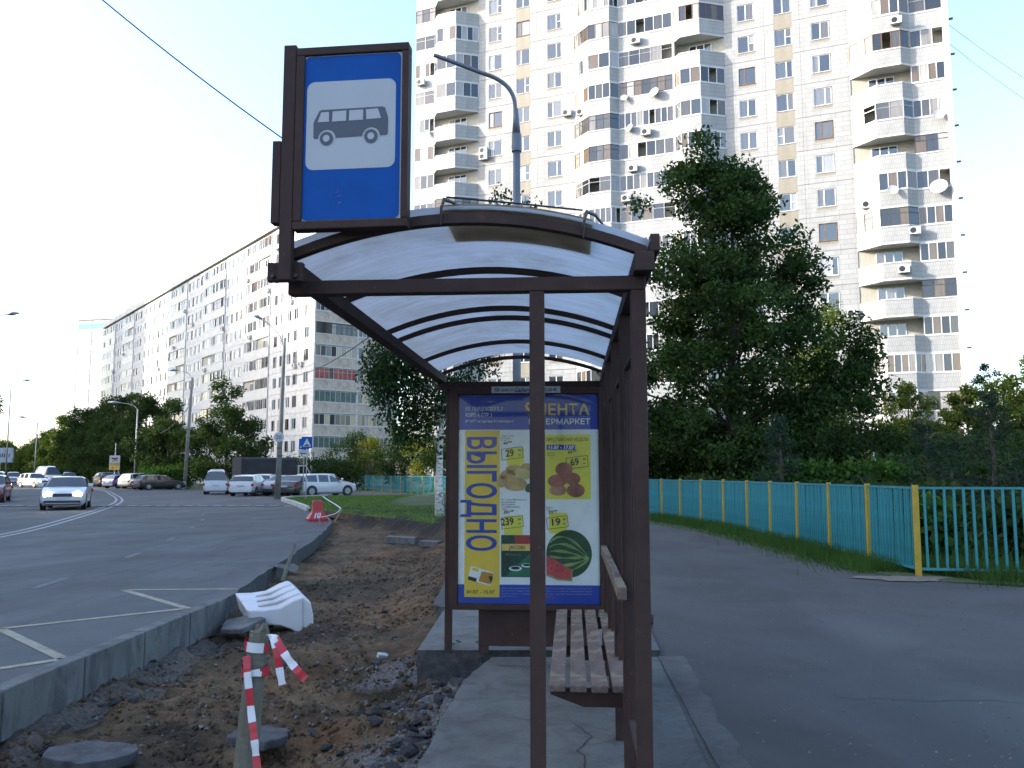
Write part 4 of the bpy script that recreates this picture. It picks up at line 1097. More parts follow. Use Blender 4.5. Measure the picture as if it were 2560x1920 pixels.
gm = mat("green wire paint", (.03, .22, .12), .5, var=.2)
for k in range(12):
    x0 = -6.6 + k*.42 - 9*0 + 0; y0 = 55.0 - k*.55
    pts = [(x0+9+.34*math.cos(t)*.5, y0-56, .05 + .62*math.sin(t)) for t in np.linspace(0, math.pi, 9)]
    MB().tube(pts, .03, 5).build("arch", gm, gf)

# ---------------------------------------------------------------- lamp posts, poles, cables, road signs
lp = thing("lamp_post", "grey steel lamp post with bare curved arm behind the shelter", "lamp post", (.09, 16, 0))
MB().tube([(0, 0, -.1), (0, 0, 8.0)], [.085, .072], 14).build("lower_pole", M['lampsteel'], lp, smooth=True)
MB().tube([(0, 0, 7.75), (0, 0, 7.85), (0, 0, 8.1)], [.098, .10, .094], 14).build("collar", M['lampsteel'], lp)
MB().tube([(-.005, 0, 8.08), (-.01, 0, 8.4), (-.02, 0, 8.62)], [.085, .06, .048], 12).build("taper", M['lampsteel'], lp, smooth=True)
MB().tube(smooth_line([(-.02, 0, 8.58), (-.06, 0, 8.86), (-.19, 0, 9.08), (-.42, 0, 9.25), (-.75, 0, 9.38), (-1.2, 0, 9.56), (-1.62, 0, 9.72)], 5), .04, 10).build("arm", M['lampsteel'], lp, smooth=True)
for z in (6.45, 6.6): MB().tube([(0, 0, z), (0, 0, z+.05)], .08, 14).build("clamp_band", M['steel'], lp)
p1 = thing("concrete_pole", "thick concrete pole with round 20 sign beside the parked cars", "pole", (-14.75, 54, 0))
MB().tube([(0, 0, -.1), (.08, 0, 4), (.14, 0, 8.4), (.2, 0, 10.2)], [.19, .165, .12, .075], 12).build("shaft", M['pole'], p1, smooth=True)
for z in (2.6, 3.1): MB().tube([(.05, 0, z), (.05, 0, z+.06)], .185, 12).build("band", M['dark'], p1)
MB().tube(smooth_line([(.18, 0, 9.4), (-.2, 0, 10.4), (-.9, 0, 11.1), (-1.4, 0, 11.4)], 5), .035, 6).build("lamp_arm", M['steel'], p1)
MB().tube([(-1.3, 0, 11.42), (-1.6, 0, 11.56), (-2.05, 0, 11.72)], [.05, .13, .05], 8).build("lamp_head", M['steel'], p1, smooth=True)
rs = tag(MB().disc((0, 0, 0), .33, (0, -1, 0), 28, 0, .012).build("speed_limit_sign", M['signwhite'], None, (-14.68, 53.72, 3.82)), "round white end-of-limit sign reading 20 on the concrete pole", "road sign")
put("numerals", text_mesh("20", .26, M['signdark'], align='CENTER', bold=.02), rs, (-.01, -.016, -.12), (R(90), 0, 0))
for k in (-.03, .03): MB().bar((-.20+k, -.017, -.24), (.20+k, -.017, .24), .018, .002, up=(0, 1, 0)).build("slash", M['steel'], rs)
def bump_sign(label, x, y, plate):
    g = thing("road_sign", label, "road sign", (x, y, 0))
    MB().tube([(0, 0, 0), (0, 0, 3.7)], .032, 8).build("post", M['steel'], g)
    MB().box(-.32, .32, -.05, -.035, 3.02, 3.70).build("sign_plate", M['signblue'], g, bevel=.01)
    MB().face([(-.25, -.053, 3.12), (.25, -.053, 3.12), (0, -.053, 3.62)]).build("triangle", M['signwhite'], g, fix=False)
    hump_ = [(-.15 + .30*k/10, -.055, 3.17 + .09*math.sin(math.pi*k/10)) for k in range(11)]
    MB().face([(-.15, -.055, 3.15), (.15, -.055, 3.15)] + hump_[::-1]).build("hump_symbol", M['dark'], g, fix=False)
    if plate:
        MB().box(-.32, .32, -.05, -.035, 2.66, 2.99).build("lower_plate", M['signwhite'], g)
        MB().box(-.2, .16, -.055, -.051, 2.74, 2.80).box(-.2, -.13, -.055, -.051, 2.80, 2.84).build("plate_symbol", M['dark'], g)
    return g
bump_sign("nearer blue speed bump sign on a thin post at the lawn corner", -12.15, 50.6, False)
bump_sign("farther blue speed bump sign with white plate, half hidden behind the nearer one", -13.0, 53.4, True)
def lamp(label, x, y, h, arm, mt, r=.10, lean=0.0, heads=1):
    g = thing("street_lamp", label, "street lamp", (x, y, 0))
    MB().tube([(0, 0, -.1), (lean*.5, 0, h*.5), (lean, 0, h)], [r*1.25, r, r*.75], 10).build("pole", mt, g, smooth=True)
    MB().tube(smooth_line([(lean, 0, h-.1), (lean+arm*.3, 0, h+.5), (lean+arm, 0, h+.75)], 5), .04, 6).build("arm", M['steel'], g)
    MB().tube([(lean+arm*.92, 0, h+.74), (lean+arm*1.25, 0, h+.80), (lean+arm*1.6, 0, h+.82)], [.05, .16, .06], 8).build("lamp_head", M['steel'], g, smooth=True)
    return g
g = lamp("concrete street lamp standing in the grass left of the white van", -33.4, 87.5, 11.4, -1.6, M['pole'], .16, .35)
for z in (3.6, 6.2, 8.6): MB().bar((-.55, 0, z), (.25, 0, z+.08), .06, .08).build("bracket", M['steel'], g)
lamp("pale metal street lamp above the dark parked estate cars", -43.6, 99, 9.0, -2.2, M['steel'], .10)
lamp("thin street lamp before the sunlit trees at far left", -68, 122, 8.8, -1.8, M['steel'], .09)
lamp("street lamp at the left edge whose head alone reaches into view", -37.6, 60, 12.1, 1.5, M['steel'], .1)
lamp("distant street lamp over the far end of the road", -66.2, 112, 13.0, 1.6, M['steel'], .09)
def cable(label, a, b, sag, r, mt):
    a, b = Vector(a), Vector(b)
    pts = [a + (b-a)*t - Vector((0, 0, sag*4*t*(1-t))) for t in np.linspace(0, 1, 22)]
    o = MB().tube(pts, r, 5).build("overhead_cable", mt, None)
    return tag(o, label, "cable")
cable("blue overhead cable falling from the top left to the stop sign", at(150, -90, 15), (.05, 16, 5.15), .35, .014, M['bluewire'])
cable("black cable from the lamp post down to the concrete pole", (.05, 16, 6.62), (-14.6, 54, 7.7), .9, .02, M['wire'])
cable("thin cable between the two left street lamps", (-43.6, 99, 6.6), (-33.2, 87.5, 8.5), 1.6, .035, M['wire'])
cable("upper of two thin wires in the sky right of the tower", at(2360, 52, 66), at(2640, 245, 50), .2, .016, M['wire'])
cable("lower of two thin wires in the sky right of the tower", at(2360, 98, 66), at(2640, 300, 50), .2, .016, M['wire'])
# shop sign on a post and billboard far down the road
g = thing("road_advert", "white and yellow shop sign with trolley picture on a post", "sign", (-46.4, 100, 0))
MB().tube([(0, 0, -.1), (0, 0, 5.1)], .07, 8).build("post", M['steel'], g)
MB().tube([(.35, .1, 1.9), (1.1, .1, -.1)], .07, 8).build("brace", M['steel'], g)
MB().box(-.62, .62, -.12, -.02, 1.95, 3.62).build("sign_box", M['signwhite'], g, bevel=.03)
MB().box(-.55, .55, -.13, -.121, 2.0, 2.42).build("yellow_panel", mat("sign yellow", (.60, .36, .02), .5), g)
MB().box(-.55, .55, -.13, -.121, 2.46, 2.78).build("ochre_panel", mat("sign ochre", (.30, .23, .06), .5), g)
MB().bar((-.35, -.13, 3.4), (.35, -.13, 2.95), .07, .01, up=(0, 1, 0)).bar((.40, -.13, 3.4), (-.3, -.13, 2.9), .07, .01, up=(0, 1, 0)).bar((-.35, -.13, 3.28), (.38, -.13, 3.28), .16, .01, up=(0, 1, 0)).build("trolley_symbol", M['signdark'], g)
MB().disc((-.2, -.1315, 2.2), .09, (0, -1, 0), 12).build("arrow_symbol", M['dark'], g, fix=False)
g = thing("billboard", "grey-blue billboard with dark smudged lettering at the far left", "billboard", (-91, 152, 0))
MB().tube([(0, 0, -.1), (0, 0, 3.6)], .16, 8).build("post", M['steel'], g)
MB().box(-2.3, 2.3, -.15, .15, 3.5, 6.1).build("panel", mat("billboard print", (.30, .35, .40), .6, var=.4, vs=.8), g)
m = MB()
for k in range(9): m.prism([(-1.7+k*.4+RNG.uniform(-.05,.05), -.156, 4.4+RNG.uniform(-.1,.1)), (-1.45+k*.4, -.156, 4.38), (-1.4+k*.4, -.156, 5.05+RNG.uniform(-.2,.1)), (-1.62+k*.4, -.156, 5.0)], (0, .004, 0))
m.build("smudged_lettering", mat("billboard lettering", (.09, .04, .04), .6), g)
# ---------------------------------------------------------------- buildings
def panel_mesh(name, x0, x1, z0, z1, holes, mt, y0=0.0, y1=.10):
    """wall panel with openings, assembled from rectangular pieces"""
    m = MB(); xs = sorted({x0, x1, *[h[0] for h in holes], *[h[1] for h in holes]}); zs = sorted({z0, z1, *[h[2] for h in holes], *[h[3] for h in holes]})
    for a, b in zip(xs, xs[1:]):
        run = None
        for c, d in zip(zs, zs[1:]):
            hit = any(h[0] <= a + 1e-6 and b <= h[1] + 1e-6 and h[2] <= c + 1e-6 and d <= h[3] + 1e-6 for h in holes)
            if not hit: run = (run[0], d) if run else (c, d)
            if hit or d == zs[-1]:
                if run: m.box(a, b, y0, y1, *run)
                run = None
    return m.mesh(name, mt)
def window_meshes(w, h, style, fmt):
    """frame and panes of one window, origin at lower left of the opening; style = casement layout"""
    f = MB(); p = MB(); t = .06
    f.box(0, w, .05, .10, 0, t).box(0, w, .05, .10, h-t, h).box(0, t, .05, .10, t, h-t).box(w-t, w, .05, .10, t, h-t)
    f.box(-.05, w+.05, -.05, .06, -.035, .0)
    cut = {'two': [.5], 'left': [.36], 'right': [.64], 'one': [], 'fort': [.36], 'fortr': [.64], 'three': [.33, .66]}[style]
    xs = [t] + [w*c for c in cut] + [w-t]
    for c in cut: f.box(w*c-.045, w*c+.045, .045, .10, t, h-t)
    for i, (a, b) in enumerate(zip(xs, xs[1:])):
        if (style == 'fort' and i == 0) or (style == 'fortr' and i == 1):
            f.box(a, b, .05, .10, h*.50-.03, h*.50+.03); p.face([(a, .08, t), (b, .08, t), (b, .08, h*.5), (a, .08, h*.5)]); p.face([(a, .08, h*.5), (b, .08, h*.5), (b, .08, h-t), (a, .08, h-t)])
        else: p.face([(a, .08, t), (b, .08, t), (b, .08, h-t), (a, .08, h-t)])
    ps_ = []
    for q in p.f:
        one = MB(); one.face([p.v[i] for i in q]); ps_.append(one.mesh("pane", M['pane'], fix=False))
    return f.mesh("window", fmt, fix=False), p.mesh("pane", M['pane'], fix=False), ps_
def add_window(par, wm_, loc, single=True):
    o = put("window", wm_[0], par, loc)
    if single:
        for q in wm_[2]: put("pane", q, o)
    else: stuff(put("pane", wm_[1], o))
    return o
def add_glazing(par, gm_, loc, rot=(0, 0, 0)):
    o = put("glazing", gm_[0], par, loc, rot); stuff(put("pane", gm_[1], o)); return o
def glaze_meshes(line, z0, z1, step, fmt, pmt, seed, depth=.06, transom=False, blank=.0):
    """glazing along a polyline in plan: posts, rails and panes"""
    rg = random.Random(seed); f = MB(); p = MB(); t = .05
    for a, b in zip(line, line[1:]):
        A = Vector((*a, 0)); B = Vector((*b, 0)); L = (B-A).length; d = (B-A)/L; nn = Vector((d.y, -d.x, 0))
        n = max(1, round(L/step)); 
        for z in (z0, z1-t): f.bar(A + Vector((0, 0, z+t/2)), B + Vector((0, 0, z+t/2)), depth, t)
        if transom: f.bar(A + Vector((0, 0, z0+(z1-z0)*.68)), B + Vector((0, 0, z0+(z1-z0)*.68)), depth*.8, t*.8)
        for k in range(n+1):
            q = A + d*(L*k/n); f.bar(q + Vector((0, 0, z0+t)), q + Vector((0, 0, z1-t)), t*1.1, depth, up=(d.x, d.y, 0))
        for k in range(n):
            q0 = A + d*(L*k/n) - nn*.0; q1 = A + d*(L*(k+1)/n)
            if rg.random() < blank: continue
            j = nn*rg.uniform(-.012, .012)
            p.face([(*(q0+j).xy, z0+t), (*(q1-j).xy, z0+t), (*(q1-j).xy, z1-t), (*(q0+j).xy, z1-t)])
    return f.mesh("glazing", fmt, fix=False), p.mesh("pane", pmt, fix=False)
def strip_mesh(m, line, t, z0, z1, mi):
    """a low wall along a plan polyline"""
    for a, b in zip(line, line[1:]):
        A = Vector((*a, 0)); B = Vector((*b, 0)); d = (B-A).normalized(); nn = Vector((-d.y, d.x, 0))*t
        q = [A, B, B+nn, A+nn]
        m.prism([(v.x, v.y, z0) for v in q], (0, 0, z1-z0), mi)
def balcony_mesh(line, back, low=-.27, top=1.04, mt=None):
    m = MB()
    strip_mesh(m, line, .10, low+.13, top, 0)
    pl = [(*p, low) for p in line] + [(line[-1][0], back, low), (line[0][0], back, low)]
    m.prism(pl, (0, 0, .13), 1)
    cap = [(p[0], p[1]-.035) for p in line]; strip_mesh(m, cap, .17, top, top+.10, 1)
    return m.mesh("balcony", [mt or M['tile_bal'], M['white']])
ac_f = MB().box(0, .82, -.36, -.06, 0, .58).box(.1, .16, -.06, 0, .02, .5).box(.66, .72, -.06, 0, .02, .5)
ac_me = ac_f.mesh("air_conditioner", M['ac']); fan_me = MB().disc((.30, -.363, .29), .22, (0, -1, 0), 18).mesh("fan_grille", M['dark'], fix=False)
def add_ac(par, x, y, z, rz=0.0):
    o = put("air_conditioner", ac_me, par, (x, y, z), (0, 0, rz)); put("fan_grille", fan_me, o); return o
dm = MB(); rings = 5; n = 20
for i in range(rings):
    r0, r1 = i/rings, (i+1)/rings
    for k in range(n):
        a, b = 2*math.pi*k/n, 2*math.pi*(k+1)/n
        P = lambda r, t: (r*math.cos(t), -.30 + .16*r*r*-1 + .16, r*math.sin(t))
        dm.face([P(r0, a), P(r0, b), P(r1, b), P(r1, a)])
dm.tube([(0, -.14, 0), (0, .1, -.15)], .04, 6); dm.tube([(0, -.3, -.98), (0, -.75, -.35)], .03, 5); dm.box(-.07, .07, -.82, -.7, -.4, -.28)
dish_me = dm.mesh("satellite_dish", M['dish'], fix=False)
def add_dish(par, x, y, z, r, rz=0.0, tilt=.35):
    o = put("satellite_dish", dish_me, par, (x, y, z), (-tilt, 0, rz)); o.scale = (r, r, r); return o

# ---- the tall tiled block on the right
FH = 2.8; NF = 17; Z0 = 2.25
TW = thing("apartment_tower", "tall white tiled apartment tower with bay balconies behind the shelter", "building", (14.45 - .9239*25.6, 70.3 + .3827*25.6, 0), R(-22.5))
rg = random.Random(21)
MB().box(0, 46.2, .11, 15, -.5, Z0+NF*FH+1.2).build("wall_core", M['joint'], TW)
MB().box(-.15, 46.35, -.35, .10, -.5, Z0-.02).build("plinth", M['panel'], TW)
MB().box(-.2, 46.4, -1.5, 15.2, Z0+NF*FH+1.2, Z0+NF*FH+1.6).build("roof_edge", M['white'], TW)
MB().box(45.86, 46.25, -1.1, .1, Z0, Z0+NF*FH).build("end_pilaster", M['white'], TW)
MB().box(25.16, 25.34, -.80, .1, Z0, Z0+NF*FH).build("pilaster", M['white'], TW)
stub = MB().box(46.25, 46.55, -1.15, -.95, -.06, .04).mesh("joint_stub", M['dark'])
cols = [(6.5, 9.75, 7.6, 8.95), (9.75, 12.45, 10.40, 11.76), (12.45, 16.1, 13.5, 14.85), (29.4, 32.7, 30.55, 31.9), (32.7, 35.5, 33.5, 34.8), (35.5, 39.2, 36.4, 37.8)]
pan = []
for (x0, x1, w0, w1) in cols:
    pan.append(panel_mesh("wall_panel", x0+.008, x1-.008, .016, FH-.016, [(w0, w1, .80, 2.25)], M['tile']))
wm = {}
for st_ in ('two', 'left', 'right', 'fort', 'fortr', 'one'):
    wm[st_] = window_meshes(1.35, 1.45, st_, M['pvc'])
wb = window_meshes(1.35, 1.45, 'left', M['brownframe'])
sp_small = MB().box(0, 1.45, -.004, .0, 0, .22).mesh("spandrel", M['tile_yel']); sp_big = MB().box(-.02, 1.44, -.004, .0, -.0, 1.33).mesh("spandrel", M['tile_yel'])
back = MB().box(.05, 6.4, .06, .108, 0, FH-.01).mesh("balcony_wall", M['plaster'])
for fl in range(NF):
    z = Z0 + fl*FH
    for ci, (x0, x1, w0, w1) in enumerate(cols):
        put("wall_panel", pan[ci], TW, (0, 0, z))
        add_window(TW, wb if rg.random() < .06 else wm[rg.choice(('two', 'two', 'left', 'right', 'fort', 'fortr', 'two'))], (w0, 0, z+.80))
        if ci in (1, 4): put("spandrel", sp_big, TW, (w0-.03, 0, z-.55+.0))
        else: put("spandrel", sp_small, TW, (w0-.05, 0, z+.53))
    put("joint_stub", stub, TW, (0, 0, z))
units = [   # plan polylines: column at the left end, bays and flat loggias
    ("side", [(.0, -.55), (2.1, -.55)], False), ("bay", [(2.1, -.55), (2.75, -1.35), (4.75, -1.35), (6.5, -.02)], False), ("bay", [(16.1, -.02), (17.8, -1.35), (19.75, -1.35), (20.4, -.75)], True),
    ("flat", [(20.4, -.75), (25.16, -.75)], False), ("bay", [(25.34, -.75), (25.9, -1.35), (27.6, -1.35), (29.4, -.02)], False), ("bay", [(39.2, -.02), (40.9, -1.35), (42.85, -1.35), (43.55, -.75)], True), ("flat", [(43.55, -.75), (45.86, -.75)], False)]
bal = [balcony_mesh(u[1], .10) for u in units]
styles = [(M['pvc'], M['pane_loggia'], .62, False), (M['pvc'], M['pane_loggia'], .80, False), (M['greyframe'], M['pane_loggia'], .95, True), (M['darkframe'], M['pane_loggia'], .7, True), (M['brownframe'], M['pane_loggia'], .62, False), (M['pvc'], M['pane_loggia'], .52, False)]
gz = {}
bd = window_meshes(1.9, 1.45, 'three', M['pvc'])
for ui, (kind, line, _) in enumerate(units):
    for si, (fm, pmt, stp, tr_) in enumerate(styles):
        gl = [(p[0], p[1]+.02) for p in line]
        if kind == "flat" and line[-1][0] - line[0][0] > 4: pass
        gz[ui, si] = glaze_meshes(gl, 1.145, 2.52, stp, fm, pmt, ui*31+si, transom=tr_, blank=.04)
for ui, (kind, line, _) in enumerate(units):
    bw = MB().box(line[0][0], line[-1][0], .05, .108, 0, FH-.003).mesh("balcony_wall", M['plaster'])
    for fl in range(NF):
        z = Z0 + fl*FH
        put("balcony_wall", bw, TW, (0, 0, z))
        if fl == 0: continue
        o = put("balcony", bal[ui], TW, (0, 0, z))
        r = rg.random()
        opened = (kind == "bay" and r < .14) or (ui == 1 and fl in (10, 11, 9)) or (ui == 5 and fl in (10, 4))
        if opened:
            xm = (line[0][0]+line[-1][0])/2 - .9
            add_window(TW, bd, (xm, -.06, z+.80))
        else:
            si = rg.choices(range(6), (5, 4, 3, 2, 1.2, 3))[0]
            add_glazing(TW, gz[ui, si], (0, 0, z))
    top = balcony_mesh(line, .10, -.27, -.10); put("balcony_canopy", top, TW, (0, 0, Z0+NF*FH))
A = lambda fl, dz=0.0: Z0 + fl*FH + dz
for x, y, fl, dz in ((16.5, -.55, 11, .2), (21.6, -.78, 13, .15), (22.4, -.78, 10, .15), (20.6, -.85, 8, .1), (18.2, -1.38, 7, .2), (39.6, -.5, 7, .1), (42.8, -1.0, 6, .35), (41.9, -1.38, 5, .2), (38.2, -.02, 4, .15), (41.2, -.3, 2, 1.5), (.3, -.6, 13, .3), (6.75, -.02, 10, 1.1), (6.75, -.02, 10, .5), (15.0, -.02, 11, .6), (21.2, -.78, 9, -.1), (42.2, -1.38, 12, .1)):
    add_ac(TW, x, y, A(fl, dz))
for x, y, fl, r in ((23.6, -.95, 11, .45), (20.9, -.95, 11, .32), (16.6, -.6, 7, .42), (24.2, -.95, 6, .38), (1.4, -.75, 11, .34), (45.2, -1.0, 9, .42), (45.0, -1.0, 7, .62), (41.8, -1.6, 7, .4), (3.6, -1.6, 8, .3), (46.1, -1.5, 1, .55), (21.4, -.95, 10, .36), (28.4, -1.2, 5, .3)):
    add_dish(TW, x, y, A(fl, 1.0), r, rg.uniform(-.5, .3))

# ---- long panel block on the left
LB = thing("apartment_block", "long grey twelve storey panel block receding along the street at left", "building", (-24.9, 106, 0), math.atan2(-.793, .609))
LF = 2.9; LZ = .6; LN = 12; LH = LZ + LN*LF
MB().box(-117.7, -.12, .12, 11.9, -.5, LH+.3).build("wall_core", M['joint'], LB)
MB().box(-118, .3, -.3, 12.2, LH+.3, LH+1.3).build("roof_parapet", M['panel'], LB)
for k in range(5): MB().box(-110+k*24, -105+k*24, 3, 9, LH+1.3, LH+4.2).build("lift_house", M['panel'], LB)
MB().box(-117.8, -.0, -.06, .11, -.5, LZ-.02).build("plinth", M['panel'], LB)
segs = [(-9.6, -.0, [(-3.0, 1.35), (-6.4, 1.35), (-8.5, 1.2)], None), (-14.6, -9.6, [(-13.2, 1.2), (-11.0, 1.2)], None), (-24.2, -14.6, [], 'L'), (-33.2, -24.2, [(-26.6, 1.3), (-28.6, 1.3), (-30.6, 1.3), (-32.7, 1.3)], None), (-43.7, -33.2, [], 'L'),
    (-53.2, -43.7, [(-46, 1.3), (-48.2, 1.3), (-50.4, 1.3), (-52.6, 1.3)], None), (-63.3, -53.2, [], 'L'), (-72.8, -63.3, [(-65.6, 1.3), (-68.6, 1.3), (-71.4, 1.3)], None), (-82.4, -72.8, [(-75, 1.3), (-78, 1.3), (-81, 1.3)], None), (-89.3, -82.4, [(-84.6, 1.3), (-86.6, 1.3), (-88.7, 1.3)], None), (-98.8, -89.3, [], 'L'), (-106, -98.8, [(-101, 1.3), (-103.2, 1.3), (-105.4, 1.3)], None), (-117.7, -106, [], 'L')]
lw = {w: [window_meshes(w, 1.45, s_, f_) for s_, f_ in (('two', M['pvc']), ('left', M['pvc']), ('fort', M['brownframe']), ('right', M['greyframe']))] for w in (1.2, 1.3, 1.35)}
nwin = 0; restf = MB(); restp = MB()
for sg, (x0, x1, wins, kind) in enumerate(segs):
    if kind is None:
        pmh = panel_mesh("wall_panel", x0+.015, x1-.015, .022, LF-.022, [(wx, wx+ww, .85, 2.3) for wx, ww in wins], M['panel'], 0, .118)
    else:
        xm = (x0+x1)/2; pm2 = []
        ba = [balcony_mesh([(a+.05, -.16), (b-.05, -.16)], .11, -.22, 1.08, M['white']) for a, b in ((x0, xm), (xm, x1))]
        sidew = MB().box(-.05, .05, -.14, .12, 0, LF-.24).mesh("party_wall", M['panel'])
        gls = [[glaze_meshes([(a+.12, -.13), (b-.12, -.13)], 1.185, 2.62, stp, fm, M['pane_loggia'], sg*7+q, transom=t_, blank=.12) for q, (fm, stp, t_) in enumerate(((M['pvc'], .75, False), (M['brownframe'], .8, True), (M['greyframe'], .6, False), (M['pvc'], .55, False)))] for a, b in ((x0, xm), (xm, x1))]
        bw = panel_mesh("balcony_wall", x0+.02, x1-.02, .0, LF-.01, [], M['plaster'], .05, .118)
    for fl in range(LN):
        z = LZ + fl*LF
        if kind is None:
            put("wall_panel", pmh, LB, (0, 0, z))
            for wx, ww in wins:
                add_window(LB, rg.choice(lw[ww]), (wx, 0, z+.85), False)
        else:
            put("balcony_wall", bw, LB, (0, 0, z)); [put("party_wall", sidew, LB, (q, 0, z)) for q in (x0+.05, xm, x1-.05)]
            if fl == 0: continue
            for h in (0, 1):
                put("balcony", ba[h], LB, (0, 0, z))
                if rg.random() < .86:
                    add_glazing(LB, rg.choice(gls[h]), (0, 0, z))
                else:
                    add_window(LB, lw[1.35][0], ((x0+xm)/2 + h*(xm-x0), -.06, z+.85), False)
for x, fl, y in ((-7.6, 8, 0), (-3.9, 5, 0), (-6, 5, 0), (-15.5, 9, -.18), (-23.6, 10, -.18), (-22, 7, -.18), (-34, 8, -.18), (-42, 6, -.18), (-50, 9, 0), (-54, 10, -.18), (-60, 8, -.18), (-62, 4, -.18), (-66, 5, 0), (-70, 7, 0), (-97, 9, -.18), (-106, 8, -.18)): add_ac(LB, x, y, LZ+fl*LF+.15)
# end wall with two loggias on every storey (local x = 0 plane, running along +y)
EW = [(.15, 5.95), (6.15, 11.75)]
MB().box(-.12, .0, -.05, 12.0, -.5, LZ+.4).build("end_plinth", M['panel'], LB)
rotE = R(90)
eb = []; eg = []
epal = [mat("loggia curtain red", (.30, .075, .06), .7, var=.35, vs=1.2), M['pane_end'], M['pane_end'], mat("loggia green glass", (.055, .10, .09), .25, var=.3, vs=2), M['pane_end']]
for q, (a, b) in enumerate(EW):
    L = b - a
    eb.append(balcony_mesh([(0, -.10), (L, -.10)], 1.0, -.22, 1.12, M['panel_end']))
    eg.append([glaze_meshes([(.03, -.06), (L-.03, -.06)], 1.225, 2.60, stp, fm, pm_, 900+q*9+i, transom=t_, blank=bk) for i, (fm, pm_, stp, t_, bk) in enumerate(((M['greyframe'], epal[0], .62, True, .08), (M['darkframe'], epal[1], .7, True, .1), (M['pvc'], epal[2], .72, False, .0), (M['greyframe'], epal[3], .72, False, .0), (M['pvc'], epal[4], .55, False, .0)))])
for a in (-.02, 5.95, 11.78): MB().box(-.3, .12, a, a+.2, -.5, LH+.3).build("end_pier", M['panel'], LB)
pick = {(0, 3): 3, (0, 4): 0, (0, 5): 2, (0, 6): 1, (0, 7): 4, (1, 4): 1, (1, 5): 2, (1, 6): 4, (1, 3): 2}
for fl in range(LN):
    z = LZ + fl*LF
    for q, (a, b) in enumerate(EW):
        if fl == 0: continue
        put("balcony", eb[q], LB, (0, a, z), (0, 0, rotE))
        g = eg[q][pick.get((q, fl), rg.randrange(1, 5))]; add_glazing(LB, g, (0, a, z), (0, 0, rotE))
# ---- pale tower far down the street and blocks across the road (these shade the street)
def plain_block(name, label, loc, rz, w, d, h, mt, nx, fh=2.9, win=True, extra=None):
    g = thing(name, label, "building", loc, rz)
    MB().box(0, w, 0, d, -.5, h).build("wall", mt, g)
    MB().box(-.3, w+.3, -.3, d+.3, h, h+.9).build("roof_edge", M['white'], g)
    if win:
        f = MB(); p = MB()
        for fl in range(int(h/fh)):
            for k in range(nx):
                x = (k+.3)*w/nx; zz = fl*fh + 1.5
                f.box(x-.08, x+1.58, -.05, .0, zz-.08, zz+1.5); p.box(x, x+1.5, -.06, -.051, zz, zz+1.42)
        o = f.build("window_frames", M['pvc'], g, fix=False); p.build("panes", M['pane'], o, fix=False)
        stuff(o)
    return g
ft = plain_block("distant_tower", "pale high-rise with blue roof band beyond the end of the long block", (-135, 262, 0), R(-14), 15, 18, 49, M['panel'], 3, win=False)
for k in range(4): MB().box(15.0*k/3-.06, 15.0*k/3+.06, -.04, 0, 0, 49).build("panel_joint", M['joint'], ft)
for k in range(1, 16): MB().box(0, 15, -.035, 0, k*3-.05, k*3+.05).build("panel_joint", M['joint'], ft)
MB().box(-.05, 15.05, -.08, 0, 46.2, 47.8).build("blue_band", mat("blue facade band", (.10, .30, .42), .6), ft)
MB().box(14.9, 15.15, .5, 17, 42, 47.5).build("blue_panel", mat("blue facade panel", (.03, .14, .36), .6), ft); MB().box(8, 14, 4, 14, 49.9, 53).build("lift_house", M['panel'], ft)
yw = R(90)
for loc, w, h, lb in (((-70, -95, 0), 138, 50, "long seventeen storey slab across the street beside the viewer"), ((-74, 43.4, 0), 40, 27, "nine storey block across the street beyond the long slab"),
                      ((-150, 87.5, 0), 30.5, 66, "broad twenty-two storey tower west of the street"), ((-150, 119, 0), 27, 74, "tallest of the three towers west of the street"), ((-150, 162, 0), 34, 72, "northern tower west of the street")):
    plain_block("street_block", lb + ", outside the picture", loc, yw, w, 14, h, M['panel'], int(w/4), 2.9)
